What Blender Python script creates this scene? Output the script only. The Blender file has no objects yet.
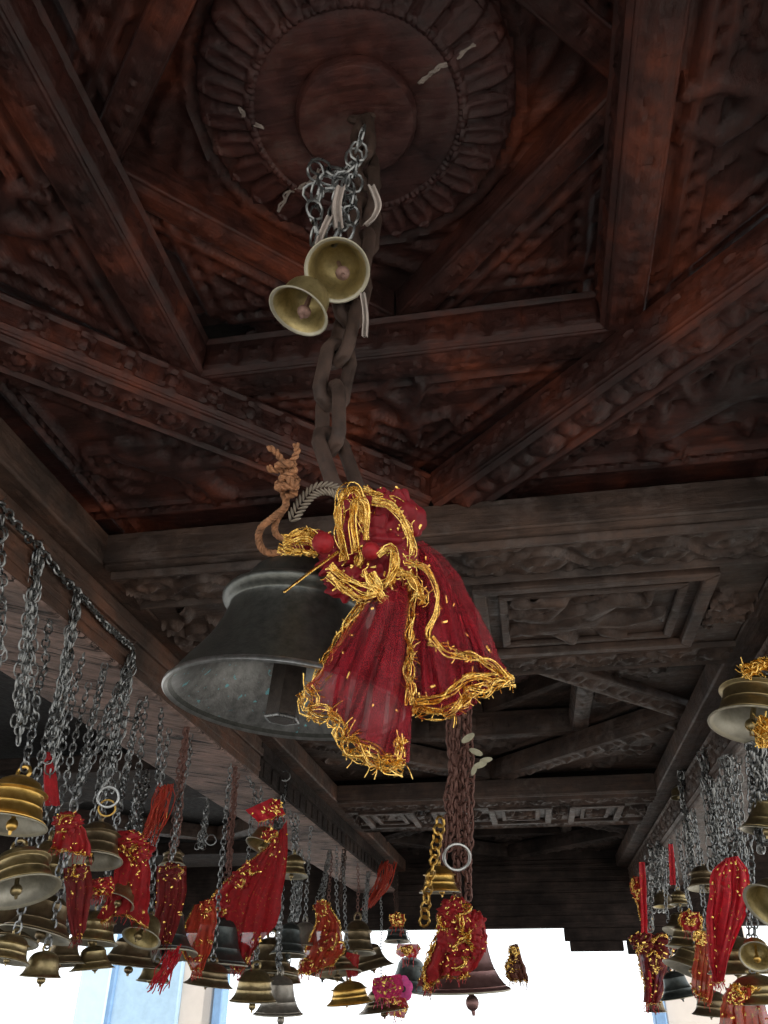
import bpy, math, random
import numpy as np
from mathutils import Vector, Matrix
PI = math.pi
RNG = random.Random(7)
scn = bpy.context.scene
COL = scn.collection
V3 = lambda *a: np.array(a, float)
def nrm(v):
    v = np.asarray(v, float); return v/np.linalg.norm(v)

# ------------------------------------------------------------------ camera
CAMZ = 1.6
FPX = 783.7
_pi, _ya, _ro = (math.radians(a) for a in (32.40, -9.705, 0.11))
_fw = V3(math.sin(_ya)*math.cos(_pi), math.cos(_ya)*math.cos(_pi), math.sin(_pi))
_r0 = V3(math.cos(_ya), -math.sin(_ya), 0); _u0 = np.cross(_r0, _fw)
_R = math.cos(_ro)*_r0+math.sin(_ro)*_u0
_U = -math.sin(_ro)*_r0+math.cos(_ro)*_u0
CAM = V3(0, 0, CAMZ)
cd = bpy.data.cameras.new('camera'); cam = bpy.data.objects.new('camera', cd); COL.objects.link(cam)
cam.matrix_world = Matrix(((_R[0], _U[0], -_fw[0], 0), (_R[1], _U[1], -_fw[1], 0), (_R[2], _U[2], -_fw[2], CAMZ), (0, 0, 0, 1)))
cd.sensor_fit = 'HORIZONTAL'; cd.sensor_width = 36; cd.lens = FPX*36/768; cd.clip_start = .02
scn.camera = cam
def ray(px, py): return nrm(_fw+(px-384)/FPX*_R+(512-py)/FPX*_U)
def onx(px, py, x):
    r = ray(px, py); return CAM+r*(x/r[0])
def ony(px, py, y):
    r = ray(px, py); return CAM+r*(y/r[1])
def onz(px, py, z):
    r = ray(px, py); return CAM+r*((z-CAMZ)/r[2])
def dep(P): return float((np.asarray(P)-CAM)@_fw)
def pxsize(P): return dep(P)/FPX       # metres per pixel there
def proj(P):
    d = np.asarray(P, float)-CAM; k = FPX/(d@_fw); return 384+(d@_R)*k, 512-(d@_U)*k

# ------------------------------------------------------------------ mesh helpers
class MB:
    def __init__(s): s.v = []; s.f = []; s.n = 0; s.slot = {}
    def add(s, verts, faces):
        verts = np.asarray(verts, float).reshape(-1, 3); o = s.n
        s.v.append(verts); s.n += len(verts)
        s.f += [tuple(i+o for i in f) for f in faces]
        return s
    def merge(s, m):
        for v in [np.concatenate(m.v)] if m.v else []: s.add(v, m.f)
        return s
    def box(s, c, ax, ay, az):          # centre and three half-extent vectors
        c, ax, ay, az = (np.asarray(a, float) for a in (c, ax, ay, az))
        q = [c+i*ax+j*ay+k*az for k in (-1, 1) for j in (-1, 1) for i in (-1, 1)]
        if np.dot(np.cross(ax, ay), az) < 0:
            F = [(0, 1, 3, 2), (4, 6, 7, 5), (0, 4, 5, 1), (2, 3, 7, 6), (0, 2, 6, 4), (1, 5, 7, 3)]
        else:
            F = [(0, 2, 3, 1), (4, 5, 7, 6), (0, 1, 5, 4), (2, 6, 7, 3), (0, 4, 6, 2), (1, 3, 7, 5)]
        return s.add(q, F)
    def bbox(s, x0, x1, y0, y1, z0, z1):
        return s.box(((x0+x1)/2, (y0+y1)/2, (z0+z1)/2), ((x1-x0)/2, 0, 0), (0, (y1-y0)/2, 0), (0, 0, (z1-z0)/2))
    def prism(s, poly, z0, z1):         # horizontal polygon (counter-clockwise), extruded
        n = len(poly)
        a = 0
        for i in range(n):
            a += poly[i][0]*poly[(i+1) % n][1]-poly[(i+1) % n][0]*poly[i][1]
        if a < 0: poly = poly[::-1]
        v = [(x, y, z0) for x, y in poly]+[(x, y, z1) for x, y in poly]
        F = [tuple(range(n-1, -1, -1)), tuple(range(n, 2*n))]
        F += [(i, (i+1) % n, n+(i+1) % n, n+i) for i in range(n)]
        return s.add(v, F)
    def lathe(s, prof, seg=32, M=None, closed=False):
        n = len(prof); t = np.arange(seg)*2*PI/seg
        P = np.array(prof, float)
        v = np.stack([np.outer(P[:, 0], np.cos(t)), np.outer(P[:, 0], np.sin(t)), np.repeat(P[:, 1][:, None], seg, 1)], -1).reshape(-1, 3)
        F = []
        for i in range(n-1 if not closed else n):
            j = (i+1) % n
            for k in range(seg):
                l = (k+1) % seg
                F.append((i*seg+k, i*seg+l, j*seg+l, j*seg+k))
        if M is not None: v = v@np.asarray(M)[:3, :3].T+np.asarray(M)[:3, 3]
        return s.add(v, F)
    def tube(s, pts, r, seg=6, closed=False, caps=True, flat=None):
        P = np.asarray(pts, float); n = len(P)
        rr = np.full(n, r, float) if np.isscalar(r) else np.asarray(r, float)
        T = np.empty_like(P)
        if closed: T = np.roll(P, -1, 0)-np.roll(P, 1, 0)
        else:
            T[1:-1] = P[2:]-P[:-2]; T[0] = P[1]-P[0]; T[-1] = P[-1]-P[-2]
        T /= np.linalg.norm(T, axis=1)[:, None]+1e-12
        a = V3(0, 0, 1) if abs(T[0][2]) < .9 else V3(1, 0, 0)
        N = nrm(np.cross(T[0], a)); vs = []
        t = np.arange(seg)*2*PI/seg
        for i in range(n):
            N = N-T[i]*(N@T[i]); N = N/(np.linalg.norm(N)+1e-12); B = np.cross(T[i], N)
            vs.append(P[i]+rr[i]*(np.outer(np.cos(t), N)+np.outer(np.sin(t), B*(flat or 1))))
        F = []
        for i in range(n if closed else n-1):
            j = (i+1) % n
            for k in range(seg):
                l = (k+1) % seg
                F.append((i*seg+k, i*seg+l, j*seg+l, j*seg+k))
        if caps and not closed:
            F.append(tuple(range(seg-1, -1, -1))); F.append(tuple((n-1)*seg+k for k in range(seg)))
        return s.add(np.concatenate(vs), F)
    def grid(s, P, wrap=False):          # P: (n, m, 3)
        n, m = P.shape[:2]; F = []
        for i in range(n-1):
            for j in range(m if wrap else m-1):
                k = (j+1) % m
                F.append((i*m+j, (i+1)*m+j, (i+1)*m+k, i*m+k))
        return s.add(P.reshape(-1, 3), F)
    def blob(s, c, ax, ay, az, nu=8, nv=6):
        c, ax, ay, az = (np.asarray(a, float) for a in (c, ax, ay, az))
        vs = [c-az]; F = []
        for i in range(1, nv):
            p = -PI/2+PI*i/nv
            for j in range(nu):
                t = 2*PI*j/nu
                vs.append(c+math.cos(p)*(math.cos(t)*ax+math.sin(t)*ay)+math.sin(p)*az)
        vs.append(c+az); L = len(vs)-1
        for j in range(nu):
            k = (j+1) % nu
            F.append((0, 1+k, 1+j)); F.append((L, L-nu+j, L-nu+k))
            for i in range(nv-2): F.append((1+i*nu+j, 1+i*nu+k, 1+(i+1)*nu+k, 1+(i+1)*nu+j))
        return s.add(vs, F)
    def mesh(s, name, off=(0, 0, 0), smooth=True, ang=40):
        me = bpy.data.meshes.new(name)
        v = (np.concatenate(s.v)-np.asarray(off, float)) if s.v else np.zeros((0, 3))
        me.from_pydata(v.tolist(), [], s.f)
        for (f0, f1), k in s.slot.items():
            for i in range(f0, f1): me.polygons[i].material_index = k
        if smooth:
            me.polygons.foreach_set('use_smooth', [True]*len(me.polygons))
            try: me.set_sharp_from_angle(angle=math.radians(ang))
            except Exception: pass
        me.update(); return me

def obj(name, mb, mat, parent=None, off=(0, 0, 0), smooth=True, ang=40, bevel=0):
    me = mb.mesh(name, off, smooth, ang)
    for m in (mat if isinstance(mat, (list, tuple)) else [mat]): me.materials.append(m)
    o = bpy.data.objects.new(name, me); COL.objects.link(o)
    if parent is not None: o.parent = parent
    else: o.location = tuple(float(x) for x in off)
    if bevel:
        b = o.modifiers.new('edge', 'BEVEL'); b.width = bevel; b.segments = 2; b.limit_method = 'ANGLE'; b.angle_limit = math.radians(50)
    return o
def tag(o, label=None, cat=None, group=None, kind=None):
    if label: o['label'] = label
    if cat: o['category'] = cat
    if group: o['group'] = group
    if kind: o['kind'] = kind
    return o
def thing(name, label, cat, loc=(0, 0, 0), group=None):
    o = bpy.data.objects.new(name, None); COL.objects.link(o)
    o.empty_display_size = .05
    o.location = tuple(float(x) for x in loc)
    return tag(o, label, cat, group)
def struct(name, mb, mat, label=None, parent=None, cat='wooden beam', **k):
    o = obj(name, mb, mat, parent, **k)
    if parent is None: tag(o, label, cat, kind='structure')
    return o

# ------------------------------------------------------------------ materials
def newmat(name):
    m = bpy.data.materials.new(name); m.use_nodes = True
    nt = m.node_tree; nt.nodes.clear()
    out = nt.nodes.new('ShaderNodeOutputMaterial'); b = nt.nodes.new('ShaderNodeBsdfPrincipled')
    nt.links.new(b.outputs[0], out.inputs[0])
    return m, nt, b, out
def node(nt, t, **kw):
    n = nt.nodes.new(t)
    for k, v in kw.items():
        if k.startswith('_'): setattr(n, k[1:], v)
        else: n.inputs[k.replace('_', ' ')].default_value = v
    return n
def ramp(nt, src, stops):
    r = nt.nodes.new('ShaderNodeValToRGB'); e = r.color_ramp.elements
    while len(e) < len(stops): e.new(.5)
    for x, (p, c) in zip(e, stops):
        x.position = p; x.color = (*c, 1) if not np.isscalar(c) else (c, c, c, 1)
    nt.links.new(src, r.inputs[0]); return r.outputs[0]
def mapped(nt, scale=(1, 1, 1), rot=(0, 0, 0)):
    tc = nt.nodes.new('ShaderNodeTexCoord'); mp = nt.nodes.new('ShaderNodeMapping')
    mp.inputs['Scale'].default_value = scale; mp.inputs['Rotation'].default_value = rot
    nt.links.new(tc.outputs['Object'], mp.inputs['Vector']); return mp.outputs[0]
def wood(name, dark, mid, warm, axis='x', rough=.62, crack=0, dust=None, bump=.5, spec=.32):
    """old carved timber: grain along axis, blotches of redder and darker wood, optional dust and long checks"""
    m, nt, b, out = newmat(name); L = nt.links.new
    sc = {'x': (1.2, 14, 14), 'y': (14, 1.2, 14), 'z': (14, 14, 1.2), 'a': (1.2, 14, 14), 'b': (1.2, 14, 14)}[axis]
    rot = {'a': (0, 0, -PI/4), 'b': (0, 0, PI/4)}.get(axis, (0, 0, 0))
    vg = mapped(nt, sc, rot); vo = mapped(nt)
    if axis in 'ab':                     # rotate first, then stretch
        mp = nt.nodes.new('ShaderNodeMapping'); mp.inputs['Rotation'].default_value = rot
        tc = nt.nodes.new('ShaderNodeTexCoord'); L(tc.outputs['Object'], mp.inputs['Vector'])
        mp2 = nt.nodes.new('ShaderNodeMapping'); mp2.inputs['Scale'].default_value = sc
        L(mp.outputs[0], mp2.inputs['Vector']); vg = mp2.outputs[0]
    g = node(nt, 'ShaderNodeTexNoise', Scale=3.2, Detail=8.0, Roughness=.65); L(vg, g.inputs['Vector'])
    bl = node(nt, 'ShaderNodeTexNoise', Scale=3.1, Detail=5.0, Roughness=.6); L(vo, bl.inputs['Vector'])
    bl2 = node(nt, 'ShaderNodeTexNoise', Scale=23., Detail=4.0, Roughness=.6); L(vo, bl2.inputs['Vector'])
    c1 = ramp(nt, bl.outputs[0], [(.36, dark), (.52, mid), (.68, warm)])
    gr = ramp(nt, g.outputs[0], [(.3, .45), (.55, 1.0), (.75, 1.25)])
    mx = nt.nodes.new('ShaderNodeMix'); mx.data_type = 'RGBA'; mx.blend_type = 'MULTIPLY'; mx.inputs['Factor'].default_value = .85
    L(c1, mx.inputs[6]); L(gr, mx.inputs[7]); col = mx.outputs[2]
    m2 = nt.nodes.new('ShaderNodeMix'); m2.data_type = 'RGBA'; m2.blend_type = 'MULTIPLY'; m2.inputs['Factor'].default_value = .6
    L(col, m2.inputs[6]); L(ramp(nt, bl2.outputs[0], [(.3, .55), (.6, 1.1)]), m2.inputs[7]); col = m2.outputs[2]
    hgt = g.outputs[0]
    if dust:
        dn = node(nt, 'ShaderNodeTexNoise', Scale=6., Detail=6., Roughness=.7); L(vo, dn.inputs['Vector'])
        f = ramp(nt, dn.outputs[0], [(.52, 0.0), (.72, .75)])
        m3 = nt.nodes.new('ShaderNodeMix'); m3.data_type = 'RGBA'; L(f, m3.inputs['Factor']); L(col, m3.inputs[6]); m3.inputs[7].default_value = (*dust, 1); col = m3.outputs[2]
    if crack:
        cv = nt.nodes.new('ShaderNodeMapping'); cv.inputs['Scale'].default_value = (.35, .35, .35); L(vg, cv.inputs['Vector']); cv = cv.outputs[0]
        cn = node(nt, 'ShaderNodeTexNoise', Scale=1.9, Detail=4., Roughness=.6, Distortion=1.4); L(cv, cn.inputs['Vector'])
        f = ramp(nt, cn.outputs[0], [(.43, 0.0), (.455, 1.0), (.475, 1.0), (.495, 0.0)])
        cl = node(nt, 'ShaderNodeTexNoise', Scale=4., Detail=2.); L(vo, cl.inputs['Vector'])
        f2 = ramp(nt, cl.outputs[0], [(.42, 0.0), (.55, crack)])
        mm = nt.nodes.new('ShaderNodeMath'); mm.operation = 'MULTIPLY'; L(f, mm.inputs[0]); L(f2, mm.inputs[1])
        m4 = nt.nodes.new('ShaderNodeMix'); m4.data_type = 'RGBA'; L(mm.outputs[0], m4.inputs['Factor']); L(col, m4.inputs[6]); m4.inputs[7].default_value = (.012, .009, .008, 1); col = m4.outputs[2]
        sub = nt.nodes.new('ShaderNodeMath'); sub.operation = 'SUBTRACT'; L(g.outputs[0], sub.inputs[0]); L(mm.outputs[0], sub.inputs[1]); hgt = sub.outputs[0]
    L(col, b.inputs['Base Color'])
    b.inputs['Roughness'].default_value = rough; b.inputs['Specular IOR Level'].default_value = spec
    L(ramp(nt, bl2.outputs[0], [(.3, rough-.12), (.7, min(1, rough+.2))]), b.inputs['Roughness'])
    ad = nt.nodes.new('ShaderNodeMath'); ad.operation = 'ADD'; L(hgt, ad.inputs[0]); L(bl2.outputs[0], ad.inputs[1])
    bp = node(nt, 'ShaderNodeBump', Strength=bump, Distance=.011); L(ad.outputs[0], bp.inputs['Height']); L(bp.outputs[0], b.inputs['Normal'])
    return m
def metal(name, c1, c2, rough=.35, metallic=1., nscale=18., bump=.15, spots=None, rvar=.15):
    m, nt, b, out = newmat(name); L = nt.links.new
    vo = mapped(nt)
    n = node(nt, 'ShaderNodeTexNoise', Scale=nscale, Detail=6., Roughness=.65); L(vo, n.inputs['Vector'])
    col = ramp(nt, n.outputs[0], [(.35, c1), (.65, c2)])
    if spots:
        s = node(nt, 'ShaderNodeTexNoise', Scale=spots[1], Detail=3., Roughness=.6); L(vo, s.inputs['Vector'])
        f = ramp(nt, s.outputs[0], [(spots[2], 0.0), (spots[2]+.03, 1.0)])
        mx = nt.nodes.new('ShaderNodeMix'); mx.data_type = 'RGBA'; L(f, mx.inputs['Factor']); L(col, mx.inputs[6]); mx.inputs[7].default_value = (*spots[0], 1); col = mx.outputs[2]
        iv = nt.nodes.new('ShaderNodeMath'); iv.operation = 'MULTIPLY_ADD'; L(f, iv.inputs[0]); iv.inputs[1].default_value = -metallic; iv.inputs[2].default_value = metallic
        L(iv.outputs[0], b.inputs['Metallic'])
    else: b.inputs['Metallic'].default_value = metallic
    L(col, b.inputs['Base Color'])
    L(ramp(nt, n.outputs[0], [(.3, max(.03, rough-rvar)), (.7, min(1, rough+rvar))]), b.inputs['Roughness'])
    if bump:
        n2 = node(nt, 'ShaderNodeTexNoise', Scale=nscale*4, Detail=4.); L(vo, n2.inputs['Vector'])
        bp = node(nt, 'ShaderNodeBump', Strength=bump, Distance=.003); L(n2.outputs[0], bp.inputs['Height']); L(bp.outputs[0], b.inputs['Normal'])
    return m
def plain(name, c, rough=.7, nscale=6., var=.25, bump=.2):
    m, nt, b, out = newmat(name); L = nt.links.new
    n = node(nt, 'ShaderNodeTexNoise', Scale=nscale, Detail=6., Roughness=.6); L(mapped(nt), n.inputs['Vector'])
    L(ramp(nt, n.outputs[0], [(.3, tuple(x*(1-var) for x in c)), (.7, tuple(min(1, x*(1+var)) for x in c))]), b.inputs['Base Color'])
    b.inputs['Roughness'].default_value = rough
    if bump:
        bp = node(nt, 'ShaderNodeBump', Strength=bump, Distance=.01); L(n.outputs[0], bp.inputs['Height']); L(bp.outputs[0], b.inputs['Normal'])
    return m

RD, RM, RW = (.017, .0065, .0055), (.048, .0145, .0105), (.130, .030, .0135)
GD, GM, GW = (.026, .0165, .013), (.060, .037, .028), (.100, .058, .042)
W_red = {a: wood('carved_red_timber_'+a, RD, RM, RW, a, rough=.5) for a in 'xyab'}
W_med = wood('medallion_timber', (.022, .0085, .008), (.052, .018, .0155), (.095, .026, .0165), 'x', rough=.5, dust=(.07, .052, .046))
W_tie = {a: wood('weathered_timber_'+a, GD, GM, GW, a, rough=.55, dust=(.115, .09, .08)) for a in 'xyab'}
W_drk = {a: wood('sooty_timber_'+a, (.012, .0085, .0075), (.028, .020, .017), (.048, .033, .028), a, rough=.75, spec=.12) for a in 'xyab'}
W_left = wood('checked_timber', (.12, .082, .070), (.25, .170, .145), (.33, .215, .180), 'a', rough=.75, crack=1., bump=1.2)
W_face = wood('brown_face_timber', (.034, .020, .014), (.075, .040, .027), (.125, .052, .029), 'y', rough=.6, bump=.6)

# ------------------------------------------------------------------ carved relief
def relief(mb, O, Uv, Vv, N, lu, lv, step, h, keep=None):
    """a carved surface: grid over lu x lv metres raised along N by h(u, v)"""
    O, Uv, Vv, N = (np.asarray(a, float) for a in (O, Uv, Vv, N))
    nu = max(3, int(lu/step)+1); nv = max(4, int(lv/step)+1)
    u, v = np.meshgrid(np.linspace(0, lu, nu), np.linspace(0, lv, nv), indexing='ij')
    z = h(u, v)
    P = O+u[..., None]*Uv+v[..., None]*Vv+z[..., None]*N
    flip = np.dot(np.cross(Uv, Vv), N) < 0
    F = []
    C = (P[:-1, :-1]+P[1:, 1:])/2
    K = keep(C) if keep else np.ones(C.shape[:2], bool)
    for i, j in zip(*np.nonzero(K)):
        q = (i*nv+j, (i+1)*nv+j, (i+1)*nv+j+1, i*nv+j+1)
        F.append(q[::-1] if flip else q)
    return mb.add(P.reshape(-1, 3), F)
def sstep(a, b, x):
    t = np.clip((x-a)/(b-a), 0, 1); return t*t*(3-2*t)
def rails(v, W, w=.14, hh=.006):
    return hh*(sstep(w*W, w*W*.8, v)*sstep(0, .02*W+1e-6, v)+sstep(W-w*W, W-w*W*.8, v)*sstep(W, W-.02*W-1e-6, v))
def hrosette(W, pitch, H=.012, n=8, lo=0., gap=True):
    def f(u, v):
        k = np.floor(u/pitch); du = u-(k+.5)*pitch; dv = v-W/2
        R = min(pitch*.44, W*.36); r = np.hypot(du, dv)/R; th = np.arctan2(dv, du)
        pet = np.clip(1-r, 0, 1)**.45*(.55+.45*np.abs(np.cos(n/2*th)))
        pet = np.where(r < .33, .55+.6*np.sqrt(np.clip(1-(r/.33)**2, 0, 1)), pet)
        h = H*pet*(r < 1)
        if gap:                          # a bud between each two rosettes
            d2 = np.minimum(np.abs(u-k*pitch), np.abs(u-(k+1)*pitch)); rr = np.hypot(d2/(pitch*.13), dv/(W*.26))
            h = np.maximum(h, H*.6*np.sqrt(np.clip(1-rr**2, 0, 1)))
        return h+rails(v, W, .12, H*.6)
    return f
def hcoin(W, pitch, H=.012):
    def f(u, v):
        k = np.floor(u/pitch); du = u-(k+.5)*pitch; dv = v-W/2
        r = np.hypot(du, dv)/min(pitch*.42, W*.36)
        h = H*(.8*np.exp(-((r-.8)/.16)**2)+1.0*np.sqrt(np.clip(1-(r/.45)**2, 0, 1)))
        return h+rails(v, W, .12, H*.6)
    return f
def hscroll(W, pitch, H=.012, seed=0):
    """a running vine: wavy stem with a curled leaf in every bend"""
    def f(u, v):
        A = W*.2; dv = v-W/2
        y = A*np.sin(2*PI*u/pitch+seed)
        h = H*.8*np.exp(-((dv-y)/(W*.055))**2)
        ph = u/pitch+seed/(2*PI)
        k = np.floor(ph*2); uc = (k+.5)/2*pitch-seed/(2*PI)*pitch; sg = np.where(k % 2 == 0, -1, 1)
        du = (u-uc)/(pitch*.25); dl = (dv-sg*W*.10)/(W*.28)
        r = np.hypot(du, dl); th = np.arctan2(dl*sg, du)
        sp = np.cos(th*1.0+r*7.5)
        leaf = np.clip(1-r, 0, 1)**.4*(.45+.55*np.clip(sp, 0, 1))
        h = np.maximum(h, H*leaf)
        lob = .5+.5*np.cos(2*PI*u/pitch*5+dv*60*sg)
        h = np.maximum(h, H*.45*lob*(np.abs(dv) > W*.24)*(np.abs(dv) < W*.37))
        return h+rails(v, W, .1, H*.7)
    return f
def hsquare(W, pitch, H=.009):
    def f(u, v):
        k = np.floor(u/pitch); du = np.abs(u-(k+.5)*pitch)/pitch; dv = (v-W*.5)/W
        h = H*.5*(du < .42)*(np.abs(dv) < .33)
        vv = np.abs((dv+.12)-du*1.1)
        h = h+H*.7*np.exp(-(vv/.045)**2)*(du < .16)
        return h+rails(v, W, .1, H*.8)
    return f
def hleaf(W, pitch, H=.02):
    """a row of lotus leaves"""
    def f(u, v):
        k = np.floor(u/pitch); du = (u-(k+.5)*pitch)/(pitch*.5); t = v/W
        w = np.sqrt(np.clip(1-((t-.2)/.8)**2, 0, 1)); r = np.abs(du)/(w+1e-4)
        return H*np.where(r < 1, (1-r**2)**.5*(.6+.4*t), 0)+H*.3*np.exp(-(du/.08)**2)*(t < .8)
    return f
def hblobs(items, base=None):
    """items: (x0,y0,x1,y1,r0,r1,h): rounded limbs, bodies and leaves"""
    def f(u, v):
        H = np.zeros_like(u) if base is None else base(u, v)
        for x0, y0, x1, y1, r0, r1, hh in items:
            dx, dy = x1-x0, y1-y0; L2 = dx*dx+dy*dy+1e-9
            t = np.clip(((u-x0)*dx+(v-y0)*dy)/L2, 0, 1)
            d = np.hypot(u-x0-t*dx, v-y0-t*dy)/(r0+(r1-r0)*t)
            H = np.maximum(H, hh*np.sqrt(np.clip(1-d*d, 0, 1))*(1+.04*np.sin((u*dy-v*dx)/math.sqrt(L2)*230+t*5)))
        return H
    return f
def figure_blobs(cx, cy, s, ang=0, h=.028, seed=0):
    """a small carved dancer with raised arms and flying sash"""
    L = [(0, .42, 0, .46, .105, .10, 1.0), (0, .55, 0, .62, .06, .03, .9), (0, .08, 0, .30, .11, .15, 1), (0, 0, 0, .08, .13, .12, .9),
         (-.07, -.02, -.22, -.22, .09, .07, .85), (-.22, -.22, -.10, -.42, .065, .05, .8), (-.10, -.44, -.2, -.47, .04, .035, .7),
         (.07, -.02, .16, -.24, .09, .07, .85), (.16, -.24, .12, -.48, .065, .05, .8), (.12, -.5, .22, -.5, .04, .03, .7),
         (-.15, .28, -.34, .12, .055, .045, .8), (-.34, .12, -.42, .34, .045, .04, .8), (.15, .28, .36, .2, .055, .045, .8), (.36, .2, .46, .42, .045, .04, .8),
         (.46, .46, .50, .5, .07, .05, .8), (-.43, .38, -.45, .42, .07, .06, .8), (-.4, -.1, -.6, -.35, .04, .02, .5), (.35, -.05, .6, -.3, .045, .02, .5)]
    c, q = math.cos(ang), math.sin(ang)
    T = lambda x, y: (cx+s*(c*x-q*y), cy+s*(q*x+c*y))
    return [(*T(a, b), *T(d, e), s*r0, s*r1, h*k) for a, b, d, e, r0, r1, k in L]
def beast_blobs(cx, cy, s, ang=0, h=.03):
    """a crouching beast among leaves"""
    L = [(-.3, 0, .25, .04, .17, .15, 1), (.25, .06, .45, .2, .12, .1, 1), (.45, .22, .6, .2, .11, .06, 1), (.4, .32, .36, .4, .05, .02, .8), (.5, .32, .54, .4, .05, .02, .8),
         (.2, -.05, .42, -.22, .08, .055, .8), (.42, -.22, .55, -.2, .05, .035, .7), (.05, -.05, .1, -.3, .08, .05, .8), (-.3, -.02, -.12, -.24, .12, .07, .9), (-.12, -.25, .0, -.27, .05, .04, .7),
         (-.42, .02, -.6, .16, .05, .045, .7), (-.6, .16, -.52, .34, .045, .05, .7), (-.52, .34, -.4, .36, .06, .03, .7)]
    c, q = math.cos(ang), math.sin(ang)
    T = lambda x, y: (cx+s*(c*x-q*y), cy+s*(q*x+c*y))
    return [(*T(a, b), *T(d, e), s*r0, s*r1, h*k) for a, b, d, e, r0, r1, k in L]
def leaf_blobs(cx, cy, s, n, seed, h=.022):
    r = random.Random(seed); out = []
    for i in range(n):
        a = r.uniform(0, 2*PI); d = s*r.uniform(.25, 1); x, y = cx+d*math.cos(a), cy+d*math.sin(a)
        b = a+r.uniform(-1.2, 1.2); l = s*r.uniform(.15, .4)
        px, py = x, y
        for k in range(3):
            nx, ny = px+l*.5*math.cos(b), py+l*.5*math.sin(b)
            out.append((px, py, nx, ny, s*.09*(1-.25*k), s*.07*(1-.3*k), h*r.uniform(.5, 1)))
            px, py = nx, ny; b += r.choice((-1, 1))*.8
        out.append((x, y, x+s*.02, y, s*r.uniform(.06, .13), s*.08, h*r.uniform(.6, 1)))
    return out
def catmull(pts, n):
    P = np.array(pts, float); P = np.concatenate([[2*P[0]-P[1]], P, [2*P[-1]-P[-2]]]); out = []
    m = len(P)-3
    for q in np.linspace(0, m-1e-9, n):
        i = int(q); t = q-i; a, b, c, d = P[i:i+4]
        out.append(.5*((2*b)+(-a+c)*t+(2*a-5*b+4*c-d)*t*t+(-a+3*b-3*c+d)*t**3))
    return np.array(out)
def sm_noise(rnd, n, k):
    g = [rnd.uniform(-1, 1) for _ in range(k+3)]; q = np.linspace(0, k, n)
    i = q.astype(int); t = q-i; t = t*t*(3-2*t); g = np.array(g); return g[i]*(1-t)+g[i+1]*t
# ------------------------------------------------------------------ the hall: ceiling bays
ZT, ZS, ZB = 3.10, 2.976, 2.739
Z1, Z1T, Z2T, Z3T = 3.106, 3.24, 3.41, 3.50
XC, WX = -.240, 1.20
XL, XR = -1.44, .985          # inner edges of the bay frame
BAYS = [(1.101, 1.21), (4.967, 1.287), (8.74, 1.27)]
EDGE = .012
def beam_poly(a, b, w, ext=0):
    """four corners of a beam whose inner edge runs a->b, body on the right-hand side of a->b"""
    a, b = V3(*a), V3(*b); d = nrm(b-a); n = V3(d[1], -d[0])
    return d, n, [a-d*ext, b+d*ext, b+d*ext+n*w, a-d*ext+n*w]
def carved_beam(name, a, b, w, z0, z1, mat, label, face=None, soff=None, step=.012, ext=0., facehole=None):
    """one timber: body with carved bands on its inner face and underside"""
    d, n, P = beam_poly(a, b, w, ext)
    mb = MB().prism([tuple(p) for p in P], z0, z1)
    o = struct(name, mb, mat, label, bevel=.006)
    L = float(np.linalg.norm(V3(*b)-V3(*a)))+2*ext
    r = MB(); any_ = False
    if face:
        relief(r, (*P[0]-n*.001, z0+.008), (*d, 0), (0, 0, 1), (*(-n), 0), L, z1-z0-.016, step, face); any_ = True
    if soff:
        relief(r, (*(P[0]+n*.01), z0-.001), (*d, 0), (*n, 0), (0, 0, -1), L, w-.02, step, soff); any_ = True
    if any_: obj('carved_pattern', r, mat, o)
    return o
def tri_keep(poly):
    poly = [V3(*p) for p in poly]
    def k(C):
        m = np.ones(C.shape[:2], bool)
        for i in range(len(poly)):
            a, b = poly[i], poly[(i+1) % len(poly)]
            m &= (b[0]-a[0])*(C[..., 1]-a[1])-(b[1]-a[1])*(C[..., 0]-a[0]) >= 0
        return m
    return k
def ccw(p):
    a = sum(p[i][0]*p[(i+1) % len(p)][1]-p[(i+1) % len(p)][0]*p[i][1] for i in range(len(p)))
    return p if a > 0 else p[::-1]
def tri_panel(poly, z, mat, blobs, label, hole=None, step=.012, inset=None):
    """a carved board closing one triangular corner, with a raised margin along its edges"""
    blobs = list(blobs)
    if inset:
        g = V3(*poly[0])/3+V3(*poly[1])/3+V3(*poly[2])/3
        for i, m in enumerate(inset):
            a, b = V3(*poly[i]), V3(*poly[(i+1) % 3]); d = nrm(b-a); n = V3(-d[1], d[0])
            if n@(g-a) < 0: n = -n
            for off, r_, h_ in ((0, .016, .022), (.05, .012, .018)): blobs.append((*(a+n*(m+off)), *(b+n*(m+off)), r_, r_, h_))
            L_ = float(np.linalg.norm(b-a)); k = 0.
            while k < L_:
                c = a+d*k+n*(m+.026); blobs.append((*(c-d*.012), *(c+d*.012+n*.006), .014, .009, .014)); k += .055
    poly = ccw(poly)
    xs = [p[0] for p in poly]; ys = [p[1] for p in poly]
    k0 = tri_keep(poly)
    if hole is not None:
        kh = tri_keep(ccw(hole)); keep = lambda C: k0(C) & ~kh(C)
    else: keep = k0
    x0, y0 = min(xs), min(ys)
    mb = MB()
    h = hblobs([(a-x0, b-y0, c-x0, d-y0, r0, r1, hh) for a, b, c, d, r0, r1, hh in blobs])
    relief(mb, (x0, y0, z), (1, 0, 0), (0, 1, 0), (0, 0, -1), max(xs)-x0, max(ys)-y0, step, h, keep)
    o = struct('ceiling_panel', mb, mat, label, cat='ceiling panel', ang=60)
    s = o.modifiers.new('thickness', 'SOLIDIFY'); s.thickness = .02; s.offset = -1
    return o
QUAD = {(1, 1): 'far corner over the strung bells by the doorway side', (-1, 1): 'far corner above the big bell', (1, -1): 'corner above the viewer, plank side', (-1, -1): 'corner above the viewer, dark side'}
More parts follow.
